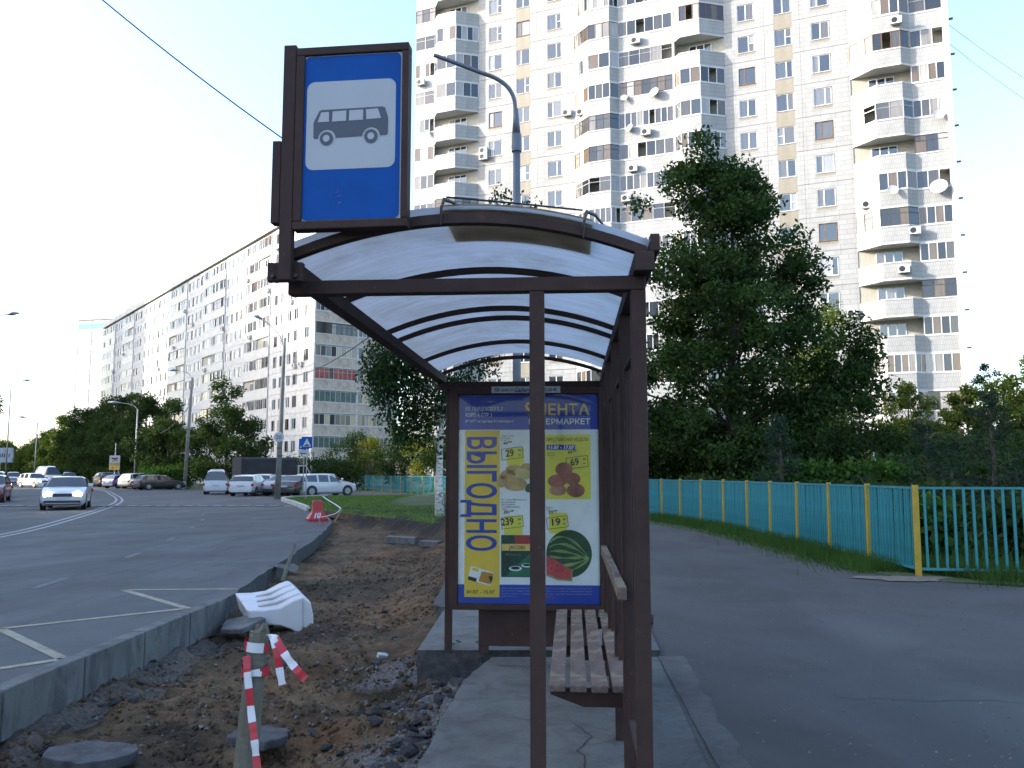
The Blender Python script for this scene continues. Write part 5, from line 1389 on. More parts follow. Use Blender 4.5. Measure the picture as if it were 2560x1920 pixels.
# ---------------------------------------------------------------- trees, bushes
def leaf_quads(C, size, aspect, up=.35, droop=0.0):
    n = len(C)
    nrm = NR.normal(0, 1, (n, 3)); nrm[:, 2] += up; nrm /= np.linalg.norm(nrm, axis=1)[:, None]
    d = NR.normal(0, 1, (n, 3)); d[:, 2] -= droop
    d -= nrm*np.sum(d*nrm, 1)[:, None]; d /= np.linalg.norm(d, axis=1)[:, None] + 1e-9
    s = np.cross(nrm, d); L = size*NR.uniform(.6, 1.3, n)[:, None]; Wd = L*aspect
    V = np.stack([C, C + d*L*.5 + s*Wd*.5, C + d*L, C + d*L*.5 - s*Wd*.5], 1).reshape(-1, 3)
    return V, np.arange(4*n).reshape(-1, 4)
def crown_points(env, n_clump, n_leaf, clump_r, zs=1.0, inner=.35, lobes=None):
    """clump centres inside an envelope [(z, radius)], then leaves inside the clumps"""
    ez = np.array([e[0] for e in env]); er = np.array([e[1] for e in env])
    z = []
    while len(z) < n_clump:
        q = NR.uniform(ez[0], ez[-1]); 
        if NR.random() < (np.interp(q, ez, er)/er.max())**1.2 + .06: z.append(q)
    z = np.array(z); a = NR.uniform(0, 2*np.pi, n_clump); rr = np.interp(z, ez, er)
    rr = rr*(1 + .25*np.sin(3*a + z*.9) + NR.normal(0, .10, n_clump))
    r = rr*np.sqrt(NR.uniform(inner**2, 1, n_clump))
    cc = np.stack([r*np.cos(a), r*np.sin(a), z], 1)
    if lobes: 
        extra = []
        for lx, ly, lz, lr, m_ in lobes: extra.append(np.array([lx, ly, lz]) + NR.normal(0, lr, (m_, 3)))
        cc = np.concatenate([cc] + extra)
    cr = clump_r*NR.uniform(.55, 1.25, len(cc))
    pk = NR.choice(len(cc), n_leaf, p=cr**2/np.sum(cr**2))
    d = NR.normal(0, 1, (n_leaf, 3)); d /= np.linalg.norm(d, axis=1)[:, None]
    rad = NR.uniform(0, 1, n_leaf)**(1/2.0)
    P = cc[pk] + d*(cr[pk]*rad)[:, None]*np.array([1, 1, zs])
    return cc, P
def tree(name, label, x, y, env, n_clump, n_leaf, clump_r, leaf, lmat, trunk_r, group=None, bark=None, aspect=.55, zs=.8, droop=0.0, lobes=None, up=.35, lean=(0, 0), limbs=12, inner=.35, cat="tree"):
    z0 = float(hill(np.array(float(x)), np.array(float(y)))) - .1
    g = thing(name, label, cat, (x, y, z0), 0, group)
    cc, P = crown_points(env, n_clump, n_leaf, clump_r, zs, inner, lobes)
    P[:, 0] += lean[0]*P[:, 2]; P[:, 1] += lean[1]*P[:, 2]; cc = cc.copy(); cc[:, 0] += lean[0]*cc[:, 2]; cc[:, 1] += lean[1]*cc[:, 2]
    V, Fc = leaf_quads(P, leaf, aspect, up, droop)
    put("crown", npmesh("crown", V, Fc, lmat), g)
    H = env[-1][0]; m = MB()
    tp = [(lean[0]*H*t + .12*math.sin(5*t+x), lean[1]*H*t + .1*math.cos(4*t+y)-.1, H*t*.92) for t in np.linspace(0, 1, 8)]
    m.tube([(tp[0][0], tp[0][1], -.2)] + tp[1:], [trunk_r*1.35] + [trunk_r*(1-.13*k) for k in range(1, 8)], 9)
    for c in cc[NR.choice(len(cc), min(limbs, len(cc)), replace=False)]:
        t = max(.18, min(.85, (c[2]-.25*np.hypot(c[0], c[1]))/H - .08)); b = Vector((lean[0]*H*t + .12*math.sin(5*t+x), lean[1]*H*t, H*t*.92)); e = Vector(c)
        mid = (b+e)/2 + Vector((0, 0, .12*(e-b).length*(-1 if droop else .6)))
        m.tube([b, mid, e], [trunk_r*.36*(1-t*.6), trunk_r*.22*(1-t*.5), trunk_r*.06], 5, caps=False)
    m.build("trunk", bark or M['bark'], g, smooth=True, fix=False)
    return g
# the big ash behind the fence
tree("ash_tree", "tall dark leafy ash tree behind the fence, covering the tower's middle", 9.9, 38, [(.9, 2.4), (1.9, 4.0), (3.8, 4.8), (6.2, 4.3), (8.6, 3.5), (10.4, 2.9), (12.2, 2.2), (13.8, 1.2), (15.0, .4)], 270, 88000, .92, .22, M['leaf_ash'], .30,
     lobes=[(-1.7, 0, 14.6, .5, 7), (-1.9, 0, 13.4, .8, 8), (1.1, -.5, 12.8, .6, 7), (.7, 0, 13.6, .3, 3), (2.9, 0, 10.8, .3, 3), (3.6, 0, 9.0, .35, 4), (5.2, 0, 6.2, .6, 8), (4.6, 0, 4.2, .7, 8), (5.6, -.3, 5.0, .45, 6)], limbs=30, inner=.15, aspect=.5)
# birch left of the poster box
tree("birch_tree", "white-barked birch with hanging foliage standing on the lawn left of the poster", -2.45, 30.2, [(3.2, .6), (4.4, 1.7), (6.0, 2.1), (7.6, 1.9), (9.2, .6)], 95, 21000, .62, .15, M['leaf_birch'], .15, bark=M['birch'], zs=1.7, droop=1.4, limbs=22, aspect=.6,
     lobes=[(-2.0, -.2, 5.2, .35, 7), (-1.4, -.4, 4.2, .4, 8), (-.9, 0, 3.4, .3, 6), (2.35, 0, 11.0, .3, 6), (2.2, 0, 10.0, .4, 5)])
# sunlit and shaded trees before the tower's right half
tree("willow_tree", "sunlit pale green willow rising behind the ash at its right", 21.6, 57, [(3.5, 1.2), (5, 2.4), (7.5, 2.5), (9.5, 1.9), (11.6, .6)], 70, 12000, .7, .22, M['leaf_mid'], .2, zs=1.5, droop=1.5)
tree("linden_tree", "small sunlit rounded linden before the tower's lowest balconies", 25.7, 55, [(.8, 1.4), (1.8, 2.3), (3.2, 2.1), (4.6, 1.5), (5.6, .8), (6.4, .3)], 70, 12000, .55, .20, M['leaf_mid'], .14)
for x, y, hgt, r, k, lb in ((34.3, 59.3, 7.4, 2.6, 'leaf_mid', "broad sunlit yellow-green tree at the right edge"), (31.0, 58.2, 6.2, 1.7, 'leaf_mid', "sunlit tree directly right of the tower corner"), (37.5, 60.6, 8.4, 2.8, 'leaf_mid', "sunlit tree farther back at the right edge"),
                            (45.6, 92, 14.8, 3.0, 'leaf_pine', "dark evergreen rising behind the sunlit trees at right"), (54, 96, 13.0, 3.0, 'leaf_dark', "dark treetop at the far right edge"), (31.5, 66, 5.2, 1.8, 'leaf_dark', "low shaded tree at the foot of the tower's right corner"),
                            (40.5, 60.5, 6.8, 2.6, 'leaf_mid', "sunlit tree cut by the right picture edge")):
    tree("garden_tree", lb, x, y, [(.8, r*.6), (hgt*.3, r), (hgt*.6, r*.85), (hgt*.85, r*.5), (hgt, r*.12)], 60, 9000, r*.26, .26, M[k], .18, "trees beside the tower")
# young pines behind the fence
def pine(label, x, y, h, r, n=9000):
    z0 = float(hill(np.array(float(x)), np.array(float(y)))) - .1
    g = thing("pine_tree", label, "tree", (x, y, z0), 0, "young pines behind the fence")
    m = MB().tube([(0, 0, -.1), (.03, 0, h*.5), (0, 0, h)], [.05+.012*h, .035+.006*h, .01], 7); cs = []; ds = []
    for k in range(int(h*15)):
        z = h*(.08 + .9*(k+RNG.random())/(h*15)); a = RNG.uniform(0, 6.28); L = r*(1-z/h)**.8*RNG.uniform(.6, 1.15) + .12; e = Vector((math.cos(a)*L, math.sin(a)*L, z + L*RNG.uniform(.05, .45)))
        m.tube([(0, 0, z), e], [.014, .005], 4, caps=False)
        t = NR.uniform(.25, 1.05, 60); cs.append(np.array([0, 0, z]) + (np.array(e)-np.array([0, 0, z]))*t[:, None] + NR.normal(0, .05, (60, 3)))
    C = np.concatenate(cs); C = C[NR.choice(len(C), min(n, len(C)), replace=False)]
    V, Fc = leaf_quads(C, .17, .14, .1, -.8)
    put("needles", npmesh("needles", V, Fc, M['leaf_pine']), g); m.build("trunk", M['bark'], g, fix=False)
for x, y, h, r, lb in ((8.3, 26.5, 3.4, 1.2, "dark young pine in front of the ash trunk's right side"), (9.8, 24.0, 1.5, 1.1, "low dark pine left of the corner fence post"), (11.4, 23.5, 3.0, 1.5, "bushy dark pine above the corner fence post"), (12.9, 25.2, 2.5, 1.4, "dark pine between the corner post and the tallest pine"), (13.6, 24.2, 3.9, 1.5, "tallest dark pine below the tower's right edge"),
                       (15.6, 25.0, 2.7, 1.6, "spreading dark pine near the right picture edge"), (14.4, 22.0, 2.0, 1.3, "low pine behind the right-hand fence bars"), (11.2, 19.0, 1.7, 1.2, "squat pine close behind the corner of the fence"), (16.6, 22.8, 2.3, 1.3, "dark pine cut by the right picture edge")):
    pine(lb, x, y, h, r)
def bush(label, x, y, w, d, h, lmat, n=5000, leaf=.12, group=None, name="bush"):
    z0 = float(hill(np.array(float(x)), np.array(float(y)))) - .1
    g = thing(name, label, "bush", (x, y, z0), 0, group)
    nc = 40; c = np.stack([NR.uniform(-1, 1, nc)*w*.45, NR.uniform(-1, 1, nc)*d*.45, NR.uniform(.12, .85, nc)*h], 1)
    pk = NR.choice(nc, n); P = c[pk] + NR.normal(0, 1, (n, 3))*np.array([w*.11, d*.13, h*.13]); P = P[P[:, 2] > .02]
    V, Fc = leaf_quads(P, leaf, .6, .3); put("foliage", npmesh("foliage", V, Fc, lmat), g)
    m = MB()
    for k in range(9):
        e = c[k]; m.tube([(e[0]*.3, e[1]*.3, -.1), tuple(e)], [.025, .008], 5, caps=False)
    m.build("stems", M['bark'], g, fix=False)
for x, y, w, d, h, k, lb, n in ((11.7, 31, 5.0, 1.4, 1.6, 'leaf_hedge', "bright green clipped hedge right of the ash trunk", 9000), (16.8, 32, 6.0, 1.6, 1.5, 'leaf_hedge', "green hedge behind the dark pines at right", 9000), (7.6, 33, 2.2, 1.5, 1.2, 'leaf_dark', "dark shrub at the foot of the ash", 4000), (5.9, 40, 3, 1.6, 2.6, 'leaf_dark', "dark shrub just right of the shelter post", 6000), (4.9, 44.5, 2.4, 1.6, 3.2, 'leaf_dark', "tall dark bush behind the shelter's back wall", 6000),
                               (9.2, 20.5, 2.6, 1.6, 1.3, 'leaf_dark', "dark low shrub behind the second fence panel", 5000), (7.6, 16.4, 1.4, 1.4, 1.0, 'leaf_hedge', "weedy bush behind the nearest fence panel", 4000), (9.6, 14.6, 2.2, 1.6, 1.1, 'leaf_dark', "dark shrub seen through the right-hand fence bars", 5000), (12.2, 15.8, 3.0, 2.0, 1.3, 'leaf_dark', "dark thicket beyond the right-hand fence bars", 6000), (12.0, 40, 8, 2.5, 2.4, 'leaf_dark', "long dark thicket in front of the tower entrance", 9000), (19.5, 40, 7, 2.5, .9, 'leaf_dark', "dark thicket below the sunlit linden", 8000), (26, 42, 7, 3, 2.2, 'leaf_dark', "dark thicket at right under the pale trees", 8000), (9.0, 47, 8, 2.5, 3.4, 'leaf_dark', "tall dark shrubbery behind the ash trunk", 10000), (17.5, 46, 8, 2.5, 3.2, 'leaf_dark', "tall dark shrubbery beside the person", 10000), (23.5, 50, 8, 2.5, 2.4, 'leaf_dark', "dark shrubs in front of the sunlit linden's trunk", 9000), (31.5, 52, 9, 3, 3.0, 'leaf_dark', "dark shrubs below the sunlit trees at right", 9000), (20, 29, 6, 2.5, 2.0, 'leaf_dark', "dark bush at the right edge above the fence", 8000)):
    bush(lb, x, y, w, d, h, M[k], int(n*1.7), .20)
tag(MB().box(-6, 6, -.15, .15, 0, 1.2).build("garden_wall", mat("dark garden wall", (.03, .03, .034), .9, var=.3), None, (6.2, 56, 1.1), (0, 0, R(-22)), bevel=.03), "low dark wall behind the ash trunk at the tower's foot", "wall")
# row of trees in front of the long block
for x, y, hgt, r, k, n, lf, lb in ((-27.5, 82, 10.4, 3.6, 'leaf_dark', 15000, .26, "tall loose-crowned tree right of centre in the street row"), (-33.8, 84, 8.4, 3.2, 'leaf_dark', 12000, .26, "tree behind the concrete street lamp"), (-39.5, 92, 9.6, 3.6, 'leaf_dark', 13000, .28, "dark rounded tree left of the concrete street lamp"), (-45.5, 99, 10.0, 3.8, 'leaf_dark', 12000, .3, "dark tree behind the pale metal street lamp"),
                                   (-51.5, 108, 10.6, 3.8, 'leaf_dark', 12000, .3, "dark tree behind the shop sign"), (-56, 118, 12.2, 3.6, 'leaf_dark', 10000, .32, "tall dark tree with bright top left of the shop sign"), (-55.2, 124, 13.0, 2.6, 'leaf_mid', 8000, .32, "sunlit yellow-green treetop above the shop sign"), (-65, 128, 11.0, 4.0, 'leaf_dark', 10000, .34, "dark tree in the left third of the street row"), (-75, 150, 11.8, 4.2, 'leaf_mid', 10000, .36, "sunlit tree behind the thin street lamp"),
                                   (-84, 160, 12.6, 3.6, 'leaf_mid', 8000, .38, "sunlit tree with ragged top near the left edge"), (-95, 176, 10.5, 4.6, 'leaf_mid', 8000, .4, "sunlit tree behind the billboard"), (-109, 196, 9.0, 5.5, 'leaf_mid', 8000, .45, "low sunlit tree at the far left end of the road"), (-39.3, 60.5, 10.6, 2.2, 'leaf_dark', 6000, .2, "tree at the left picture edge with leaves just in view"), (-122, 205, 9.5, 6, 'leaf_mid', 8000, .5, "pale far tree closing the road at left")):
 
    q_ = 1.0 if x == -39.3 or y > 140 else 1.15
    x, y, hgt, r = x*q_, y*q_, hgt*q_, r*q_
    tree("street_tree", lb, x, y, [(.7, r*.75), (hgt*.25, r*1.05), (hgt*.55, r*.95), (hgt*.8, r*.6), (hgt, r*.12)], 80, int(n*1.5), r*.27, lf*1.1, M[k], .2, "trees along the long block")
for x, y, w, d, h, k, lb, n in ((-36.9, 91.5, 4, 2.5, 2.4, 'leaf_hedge', "green bush at the foot of the concrete street lamp", 7000), (-29, 95, 12, 3, 3.4, 'leaf_dark', "dark hedge behind the white van and truck", 9000), (-18.5, 84, 8, 3, 3.4, 'leaf_dark', "dark bushes behind the round sign pole", 9000), (-49, 110, 9, 3, 2.8, 'leaf_dark', "dark undergrowth behind the parked estate cars", 7000), (-61, 122, 10, 3, 3, 'leaf_dark', "dark undergrowth behind the khaki car", 7000)):
    bush(lb, x, y, w, d, h, M[k], n, .22)
for x, y, hgt, r, k, n, lb in ((-16.6, 91, 6.0, 2.9, 'leaf_dark', 9000, "dark small tree above the white off-roader"), (-14.6, 88, 5.4, 2.3, 'leaf_yel', 4500, "small tree with sunlight-tinted yellow leaves above the far fence's left end"), (-9.4, 76, 6.0, 2.8, 'leaf_dark', 9000, "dark tree behind the middle of the far fence"), (-6.6, 72, 5.6, 2.2, 'leaf_yel', 4500, "tree with sunlight tinted into its yellow foliage near the birch"), (-4.6, 66, 6.2, 2.6, 'leaf_dark', 9000, "dark tree behind the birch trunk")):
    tree("courtyard_tree", lb, x, y, [(.9, r*.7), (hgt*.35, r), (hgt*.65, r*.85), (hgt, r*.15)], 55, n, r*.28, .2, M[k], .12, "small trees in the courtyard")
# ---------------------------------------------------------------- vehicles
def body_stations(kind):
    """(x along length 0 rear..1 front, belt height, roof height, width factor) in fractions / metres"""
    return {
     'sedan': [(0, .62, 0, .80), (.015, .88, 0, .93), (.05, 1.02, 0, .98), (.15, 1.06, 0, 1), (.17, 1.06, 1.07, 1), (.31, 1.00, 1.40, 1), (.335, 1.0, 1.42, 1), (.45, .98, 1.46, 1), (.47, .98, 1.46, 1), (.58, .97, 1.43, 1), (.60, .97, 1.42, 1), (.745, .98, .99, 1), (.76, .97, 0, 1), (.90, .86, 0, .99), (.965, .76, 0, .94), (1.0, .58, 0, .84)],
     'hatch': [(0, .60, 0, .84), (.01, .86, 0, .95), (.025, 1.02, 1.03, .98), (.10, 1.03, 1.38, 1), (.14, 1.02, 1.44, 1), (.30, 1.0, 1.50, 1), (.33, 1.0, 1.50, 1), (.50, .98, 1.49, 1), (.53, .98, 1.48, 1), (.56, .98, 1.45, 1), (.71, .99, 1.0, 1), (.73, .98, 0, 1), (.90, .86, 0, .98), (.97, .74, 0, .93), (1.0, .56, 0, .84)],
     'suv': [(0, .66, 0, .84), (.01, .95, 0, .96), (.025, 1.10, 1.11, .98), (.075, 1.10, 1.54, 1), (.11, 1.09, 1.62, 1), (.28, 1.07, 1.67, 1), (.31, 1.07, 1.67, 1), (.48, 1.06, 1.66, 1), (.51, 1.06, 1.65, 1), (.555, 1.06, 1.60, 1), (.70, 1.08, 1.09, 1), (.72, 1.07, 0, 1), (.90, .98, 0, .98), (.975, .85, 0, .95), (1.0, .62, 0, .87)],
     'wagon': [(0, .62, 0, .82), (.01, .90, 0, .94), (.03, 1.02, 1.03, .97), (.09, 1.02, 1.38, 1), (.13, 1.01, 1.46, 1), (.30, 1.0, 1.50, 1), (.33, 1.0, 1.50, 1), (.47, .98, 1.49, 1), (.50, .98, 1.48, 1), (.58, .97, 1.44, 1), (.73, .98, .99, 1), (.75, .97, 0, 1), (.90, .86, 0, .98), (.97, .76, 0, .93), (1.0, .58, 0, .84)],
     'van': [(0, .60, 0, .90), (.006, 1.05, 0, .97), (.012, 1.08, 1.10, .98), (.035, 1.08, 1.82, 1), (.06, 1.08, 1.95, 1), (.30, 1.08, 2.0, 1), (.33, 1.08, 2.0, 1), (.55, 1.07, 1.99, 1), (.58, 1.07, 1.98, 1), (.66, 1.06, 1.90, 1), (.80, 1.08, 1.10, 1), (.82, 1.07, 0, 1), (.93, .95, 0, .98), (.98, .80, 0, .94), (1.0, .58, 0, .86)]}[kind]
def car(label, x, y, heading, kind, paint, L=4.5, Wd=1.8, H=None, lights=False, noglass_side=False, group="cars parked and driving along the street", trim=None, name="parked_car", z=ROADZ):
    S_ = body_stations(kind); base_h = max(s[2] for s in S_); kz = (H or base_h)/base_h
    g = thing(name, label, "van" if kind == 'van' else "car", (x, y, z), heading - math.pi/2, group)       # local +y is forward
    hw = Wd/2; rows = []
    for sx, belt, roof, wf in S_:
        yy = (sx-.5)*L; w = hw*wf; bz = belt*kz; rz = roof*kz; end = sx in (0, 1.0)
        zb = .30 if sx < .03 or sx > .97 else .20
        if roof:
            up = [(w*.955, bz), (w*.955 - (rz-bz)*.30, bz + (rz-bz)*.86), (w*.955 - (rz-bz)*.36 - .10, rz), (0, rz+.015)]
        else:
            up = [(w*.95, bz-.03), (w*.86, bz), (w*.62, bz+.015), (0, bz+.03)]
        half = [(0, zb), (w*.86, zb), (w*.985, zb+.12), (w, (zb+bz)*.52), *up]
        ring = [(a, b) for a, b in half] + [(-a, b) for a, b in half[-2:0:-1]]
        rows.append((yy, ring, bool(roof), rz, bz))
    m = MB(); gls = MB(); n = len(rows[0][1])
    for i in range(len(rows)-1):
        y0, r0, c0, z0, b0 = rows[i]; y1, r1, c1, z1, b1 = rows[i+1]; span = abs(y1-y0)
        for k in range(n):
            j = (k+1) % n; q = [(r0[k][0], y0, r0[k][1]), (r0[j][0], y0, r0[j][1]), (r1[j][0], y1, r1[j][1]), (r1[k][0], y1, r1[k][1])]
            kk = min(k, n-1-k)                      # mirrored ring interval
            is_side = kk == 4; is_top = kk in (5, 6)
            rise = c0 and c1 and abs((z1-b1) - (z0-b0)) > .15*kz
            glass = False
            if c0 and c1:
                if is_side and span > .2 and not (noglass_side and .1 < (y0/L+.5) < .55): glass = True
                if is_top and rise: glass = True
            (gls if glass else m).face(q)
    for q in (0, -1): m.face([(a, rows[q][0], b) for a, b in rows[q][1]])
    me = m.mesh("body", paint, True, True)
    bm = bmesh.new(); bm.from_mesh(me); bmesh.ops.remove_doubles(bm, verts=bm.verts, dist=.002); bmesh.ops.recalc_face_normals(bm, faces=bm.faces); bm.to_mesh(me); bm.free()
    try: me.set_sharp_from_angle(angle=R(38))
    except Exception: pass
    put("body", me, g)
    gls.build("windows", M['carglass'], g)
    wr = .32*(1.12 if kind in ('suv', 'van') else 1.0)
    for sy in (-.5*L + .185*L, .5*L - .18*L):
        for sx in (-1, 1):
            wx = sx*(hw-.10)
            t = MB().tube([(wx-.10, sy, wr), (wx+.10, sy, wr)], wr, 18).build("wheel", M['tyre'], g)
            MB().disc((wx + sx*.103, sy, wr), wr*.62, (sx, 0, 0), 14, 0, .006).build("rim", M['rim'], t)
            arc = [(sx*(hw+.004), sy + wr*1.16*math.cos(a), wr + wr*1.16*math.sin(a)) for a in np.linspace(-.35, math.pi+.35, 14)]
            MB().prism(arc, (-sx*.05, 0, 0)).build("wheel_arch", M['dark'], g)
    ft, rr = .5*L, -.5*L
    lm = M['lamp_on'] if lights else M['lamp_off']
    hz = .68*kz if kind != 'suv' else .80*kz
    for sx in (-1, 1):
        MB().tube([(sx*hw*.66, ft-.02, hz), (sx*hw*.66, ft-.16, hz+.01)], [.10, .14], 10).build("headlight", lm, g)
        MB().box(sx*hw*.93-.10, sx*hw*.93+.05*(-sx*0+1) - .0, rr-.006, rr+.22, hz+.02, hz+.20).build("tail_light", M['lamp_red'], g, bevel=.02)
        mz = rows[-5][4] if False else (1.02*kz)
        MB().box(min(sx*(hw-.02), sx*(hw+.20)), max(sx*(hw-.02), sx*(hw+.20)), ft-.33*L, ft-.33*L+.10, mz-.02, mz+.13).build("wing_mirror", paint, g, bevel=.03)
    MB().box(-hw*.42, hw*.42, ft-.05, ft+.008, hz-.10, hz+.05).build("grille", M['dark'], g, bevel=.02)
    MB().box(-hw*.80, hw*.80, ft-.06, ft-.018+.02, .30, .44).build("lower_intake", M['dark'], g, bevel=.02)
    MB().box(-.26, .26, ft-.02, ft+.014, .46, .57).build("number_plate", M['plate'], g)
    MB().box(-.26, .26, rr-.016, rr+.02, hz-.02, hz+.10).build("number_plate", M['plate'], g)
    MB().box(-hw*.86, hw*.86, rr-.012, rr+.2, .28, .50).build("rear_bumper", trim or M['dark'], g, bevel=.03)
    return g
def paint(name, c, met=.0): return mat(name, c, .28, metal=met, var=.04, vs=2, coat=.6)
pw = paint("white car paint", (.50, .50, .51)); ps = paint("silver car paint", (.30, .31, .32), .3); pk_ = paint("black car paint", (.016, .017, .02)); pg = paint("dark grey car paint", (.06, .065, .075)); pb = paint("blue car paint", (.02, .06, .22)); pr = paint("dark red car paint", (.13, .016, .02)); ph = paint("khaki car paint", (.16, .145, .10)); pc = paint("cream car paint", (.38, .36, .31))
DEG = lambda a: R(a)
def hd(dx, dy): return math.atan2(dy, dx)
car("white saloon with lit headlamps driving towards the shelter", -20.3, 39.2, hd(.39, -.92), 'sedan', pw, 4.66, 1.80, 1.45, True, name="moving_car")
car("white hatchback with lit lamps turning across the road behind the saloon", -54.0, 97, hd(.86, -.5), 'hatch', pw, 4.1, 1.75, 1.62, True, name="moving_car")
car("dark red car at the left picture edge, nearest of the oncoming queue", -29.3, 48.2, hd(.42, -.91), 'hatch', pr, 4.3, 1.76, 1.5, name="moving_car")
car("dark grey off-roader behind the red car at the left picture edge", -34.6, 57, hd(.45, -.89), 'suv', pg, 4.5, 1.85, 1.72, name="moving_car")
car("silver off-roader far down the road at left", -71, 122, hd(.5, -.86), 'suv', ps, 4.6, 1.85, 1.8, name="moving_car")
car("white box van far down the road at left", -80, 132, hd(.5, -.86), 'van', pw, 5.6, 2.0, 2.6, name="moving_van")
car("white minibus parked behind the turning hatchback", -60.5, 112, hd(.75, -.66), 'van', pw, 5.4, 2.0, 2.55, name="parked_van")
car("black off-roader parked in front of the white minibus", -55.0, 106.5, hd(.5, -.86), 'suv', pk_, 4.4, 1.8, 1.75)
car("silver off-roader parked beside the khaki car", -52.0, 109, hd(.3, -.95), 'suv', ps, 4.5, 1.82, 1.75)
car("khaki off-roader parked nose-in under the shop sign", -48.2, 104, hd(.62, .78), 'suv', ph, 4.5, 1.82, 1.75)
car("blue hatchback parked between the khaki and the cream car", -42.2, 92.8, hd(.35, .94), 'hatch', pb, 4.0, 1.7, 1.46)
car("cream estate parked right of the blue hatchback", -39.6, 91.5, hd(.4, .92), 'suv', pc, 4.6, 1.8, 1.62)
car("dark grey saloon parked behind the foremost dark estate", -37.2, 88.5, hd(.4, .92), 'sedan', pg, 4.5, 1.76, 1.46)
car("dark estate car foremost in the row left of the concrete street lamp", -34.6, 84.2, hd(.66, .75), 'wagon', pk_, 4.7, 1.78, 1.46)
car("white high-roofed van seen from behind left of the truck", -23.0, 67.0, hd(-.26, .96), 'van', pw, 4.2, 1.76, 1.9, trim=pw, name="parked_van")
car("white hatchback parked tail-on left of the round sign pole", -18.9, 62.0, hd(.02, 1), 'hatch', pw, 4.3, 1.78, 1.5, trim=pw)
car("silver car parked behind the white hatchback near the truck", -19.0, 66.8, hd(.05, 1), 'wagon', ps, 4.5, 1.78, 1.55)
car("silver saloon half hidden behind the round sign pole", -16.7, 63.2, hd(.12, .99), 'sedan', ps, 4.5, 1.76, 1.45)
car("black saloon parked tail-on directly left of the white off-roader", -15.0, 60.0, hd(.16, .98), 'sedan', pk_, 4.6, 1.78, 1.47)
car("white off-roader parked side-on at the lawn, nearest of the parked cars", -13.35, 60.8, hd(.74, .67), 'suv', pw, 4.45, 1.8, 1.56)
car("white car whose roof shows above the black saloon", -15.0, 69.5, hd(.6, .8), 'hatch', pw, 4.2, 1.76, 1.58)
# flat-bed truck under a dark tarpaulin
T = thing("tarpaulin_truck", "small lorry with dark tarpaulin body parked behind the white van", "truck", (-20.0, 71.5, ROADZ), hd(.80, .60) - math.pi/2)
MB().box(-1.05, 1.05, -3.0, 1.6, 1.05, 1.5).build("side_boards", mat("grey lorry boards", (.13, .14, .14), .7, var=.3), T, bevel=.02)
MB().prism([(-1.07, -3.02, 1.5), (1.07, -3.02, 1.5), (1.07, -3.02, 2.75), (.9, -3.02, 2.9), (-.9, -3.02, 2.9), (-1.07, -3.02, 2.75)], (0, 4.64, 0)).build("tarpaulin", mat("dark tarpaulin", (.02, .021, .026), .75, var=.3, vs=2, bs=.8, bscale=3), T, bevel=.03)
MB().box(-.4, .4, -2.8, 3.0, .65, 1.05).build("chassis", M['dark'], T)
MB().prism([(-1.0, 1.8, .75), (-1.0, 3.5, .75), (-1.0, 3.5, 1.45), (-1.0, 2.95, 1.6), (-1.0, 2.6, 2.25), (-1.0, 1.8, 2.3)], (2.0, 0, 0)).build("cab", pc, T, bevel=.06)
for sx in (-1.012, 1.002): MB().prism([(sx, 1.95, 1.6), (sx, 2.8, 1.6), (sx, 2.52, 2.18), (sx, 1.95, 2.18)], (.01, 0, 0)).build("cab_window", M['carglass'], T)
for sy in (-2.0, 2.8):
    for sx in (-.9, .9):
        t = MB().tube([(sx-.12, sy, .42), (sx+.12, sy, .42)], .42, 16).build("wheel", M['tyre'], T); MB().disc((sx+math.copysign(.122, sx), sy, .42), .24, (sx, 0, 0), 12, 0, .006).build("rim", M['rim'], T if False else t)

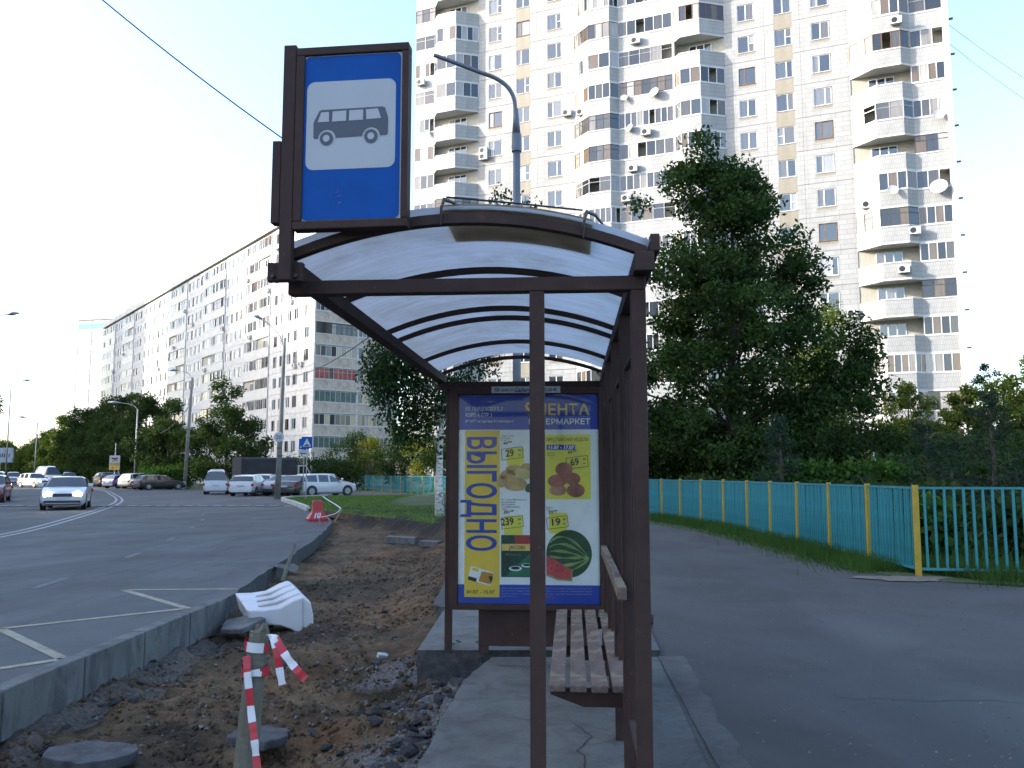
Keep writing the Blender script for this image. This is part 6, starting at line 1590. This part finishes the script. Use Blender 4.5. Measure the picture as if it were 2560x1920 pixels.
# ---------------------------------------------------------------- person half hidden behind the bushes
px0, py0 = 18.2, 43.6; pz0 = float(hill(np.array(px0), np.array(py0))) - .1
pe = thing("person", "person in tan and white clothes standing among the bushes behind the fence", "person", (px0, py0, pz0), R(160))
J = [((0, 0, .95), .15), ((0, 0, 1.15), .14), ((0, 0, 1.38), .15), ((0, 0, 1.50), .06), ((0, .01, 1.60), .09), ((0, .01, 1.70), .085), ((.09, 0, .90), .10), ((.10, .01, .50), .07), ((.10, -.01, .09), .05), ((.10, .13, .04), .045), ((-.09, 0, .90), .10), ((-.10, .03, .50), .07), ((-.10, .0, .09), .05), ((-.10, .14, .04), .045),
     ((.19, 0, 1.42), .065), ((.25, .02, 1.14), .05), ((.24, .12, .92), .038), ((.24, .16, .84), .035), ((-.19, 0, 1.42), .065), ((-.25, .02, 1.14), .05), ((-.22, .14, .95), .038), ((-.21, .19, .88), .035)]
Eg = [(0, 1), (1, 2), (2, 3), (3, 4), (4, 5), (0, 6), (6, 7), (7, 8), (8, 9), (0, 10), (10, 11), (11, 12), (12, 13), (2, 14), (14, 15), (15, 16), (16, 17), (2, 18), (18, 19), (19, 20), (20, 21)]
me = bpy.data.meshes.new("body"); me.from_pydata([j[0] for j in J], Eg, [])
me.materials.append(mat("skin", (.42, .27, .20), .6)); bo = put("body", me, pe)
sk_ = bo.modifiers.new("skin", 'SKIN')
for v, (_, r) in zip(me.skin_vertices[0].data, J): v.radius = (r, r*.85)
me.skin_vertices[0].data[0].use_root = True
bo.modifiers.new("smooth", 'SUBSURF').levels = 2; bo.modifiers["smooth"].render_levels = 2
cl1, cl2 = mat("tan jacket cloth", (.26, .17, .08), .9, var=.2), mat("white shirt cloth", (.60, .60, .60), .9, var=.1)
MB().tube([(0, 0, .86), (0, 0, 1.1), (0, 0, 1.36), (0, 0, 1.50)], [.20, .18, .20, .09], 14).build("jacket", cl1, pe, smooth=True)
for sx, c in ((-1, cl2), (1, cl1)): MB().tube([(sx*.17, 0, 1.45), (sx*.255, .02, 1.14), (sx*.24, .12, .93)], [.085, .068, .055], 10).build("sleeve", c, pe, smooth=True)
for sx in (-1, 1): MB().tube([(sx*.09, 0, .95), (sx*.10, .015, .5), (sx*.10, 0, .07)], [.125, .09, .075], 10).build("trouser_leg", mat("dark trousers", (.03, .032, .04), .9), pe, smooth=True)
MB().tube([(0, -.03, 1.62), (0, -.02, 1.72), (0, 0, 1.80)], [.11, .115, .05], 12).build("hair", mat("brown hair", (.05, .03, .02), .8), pe, smooth=True)
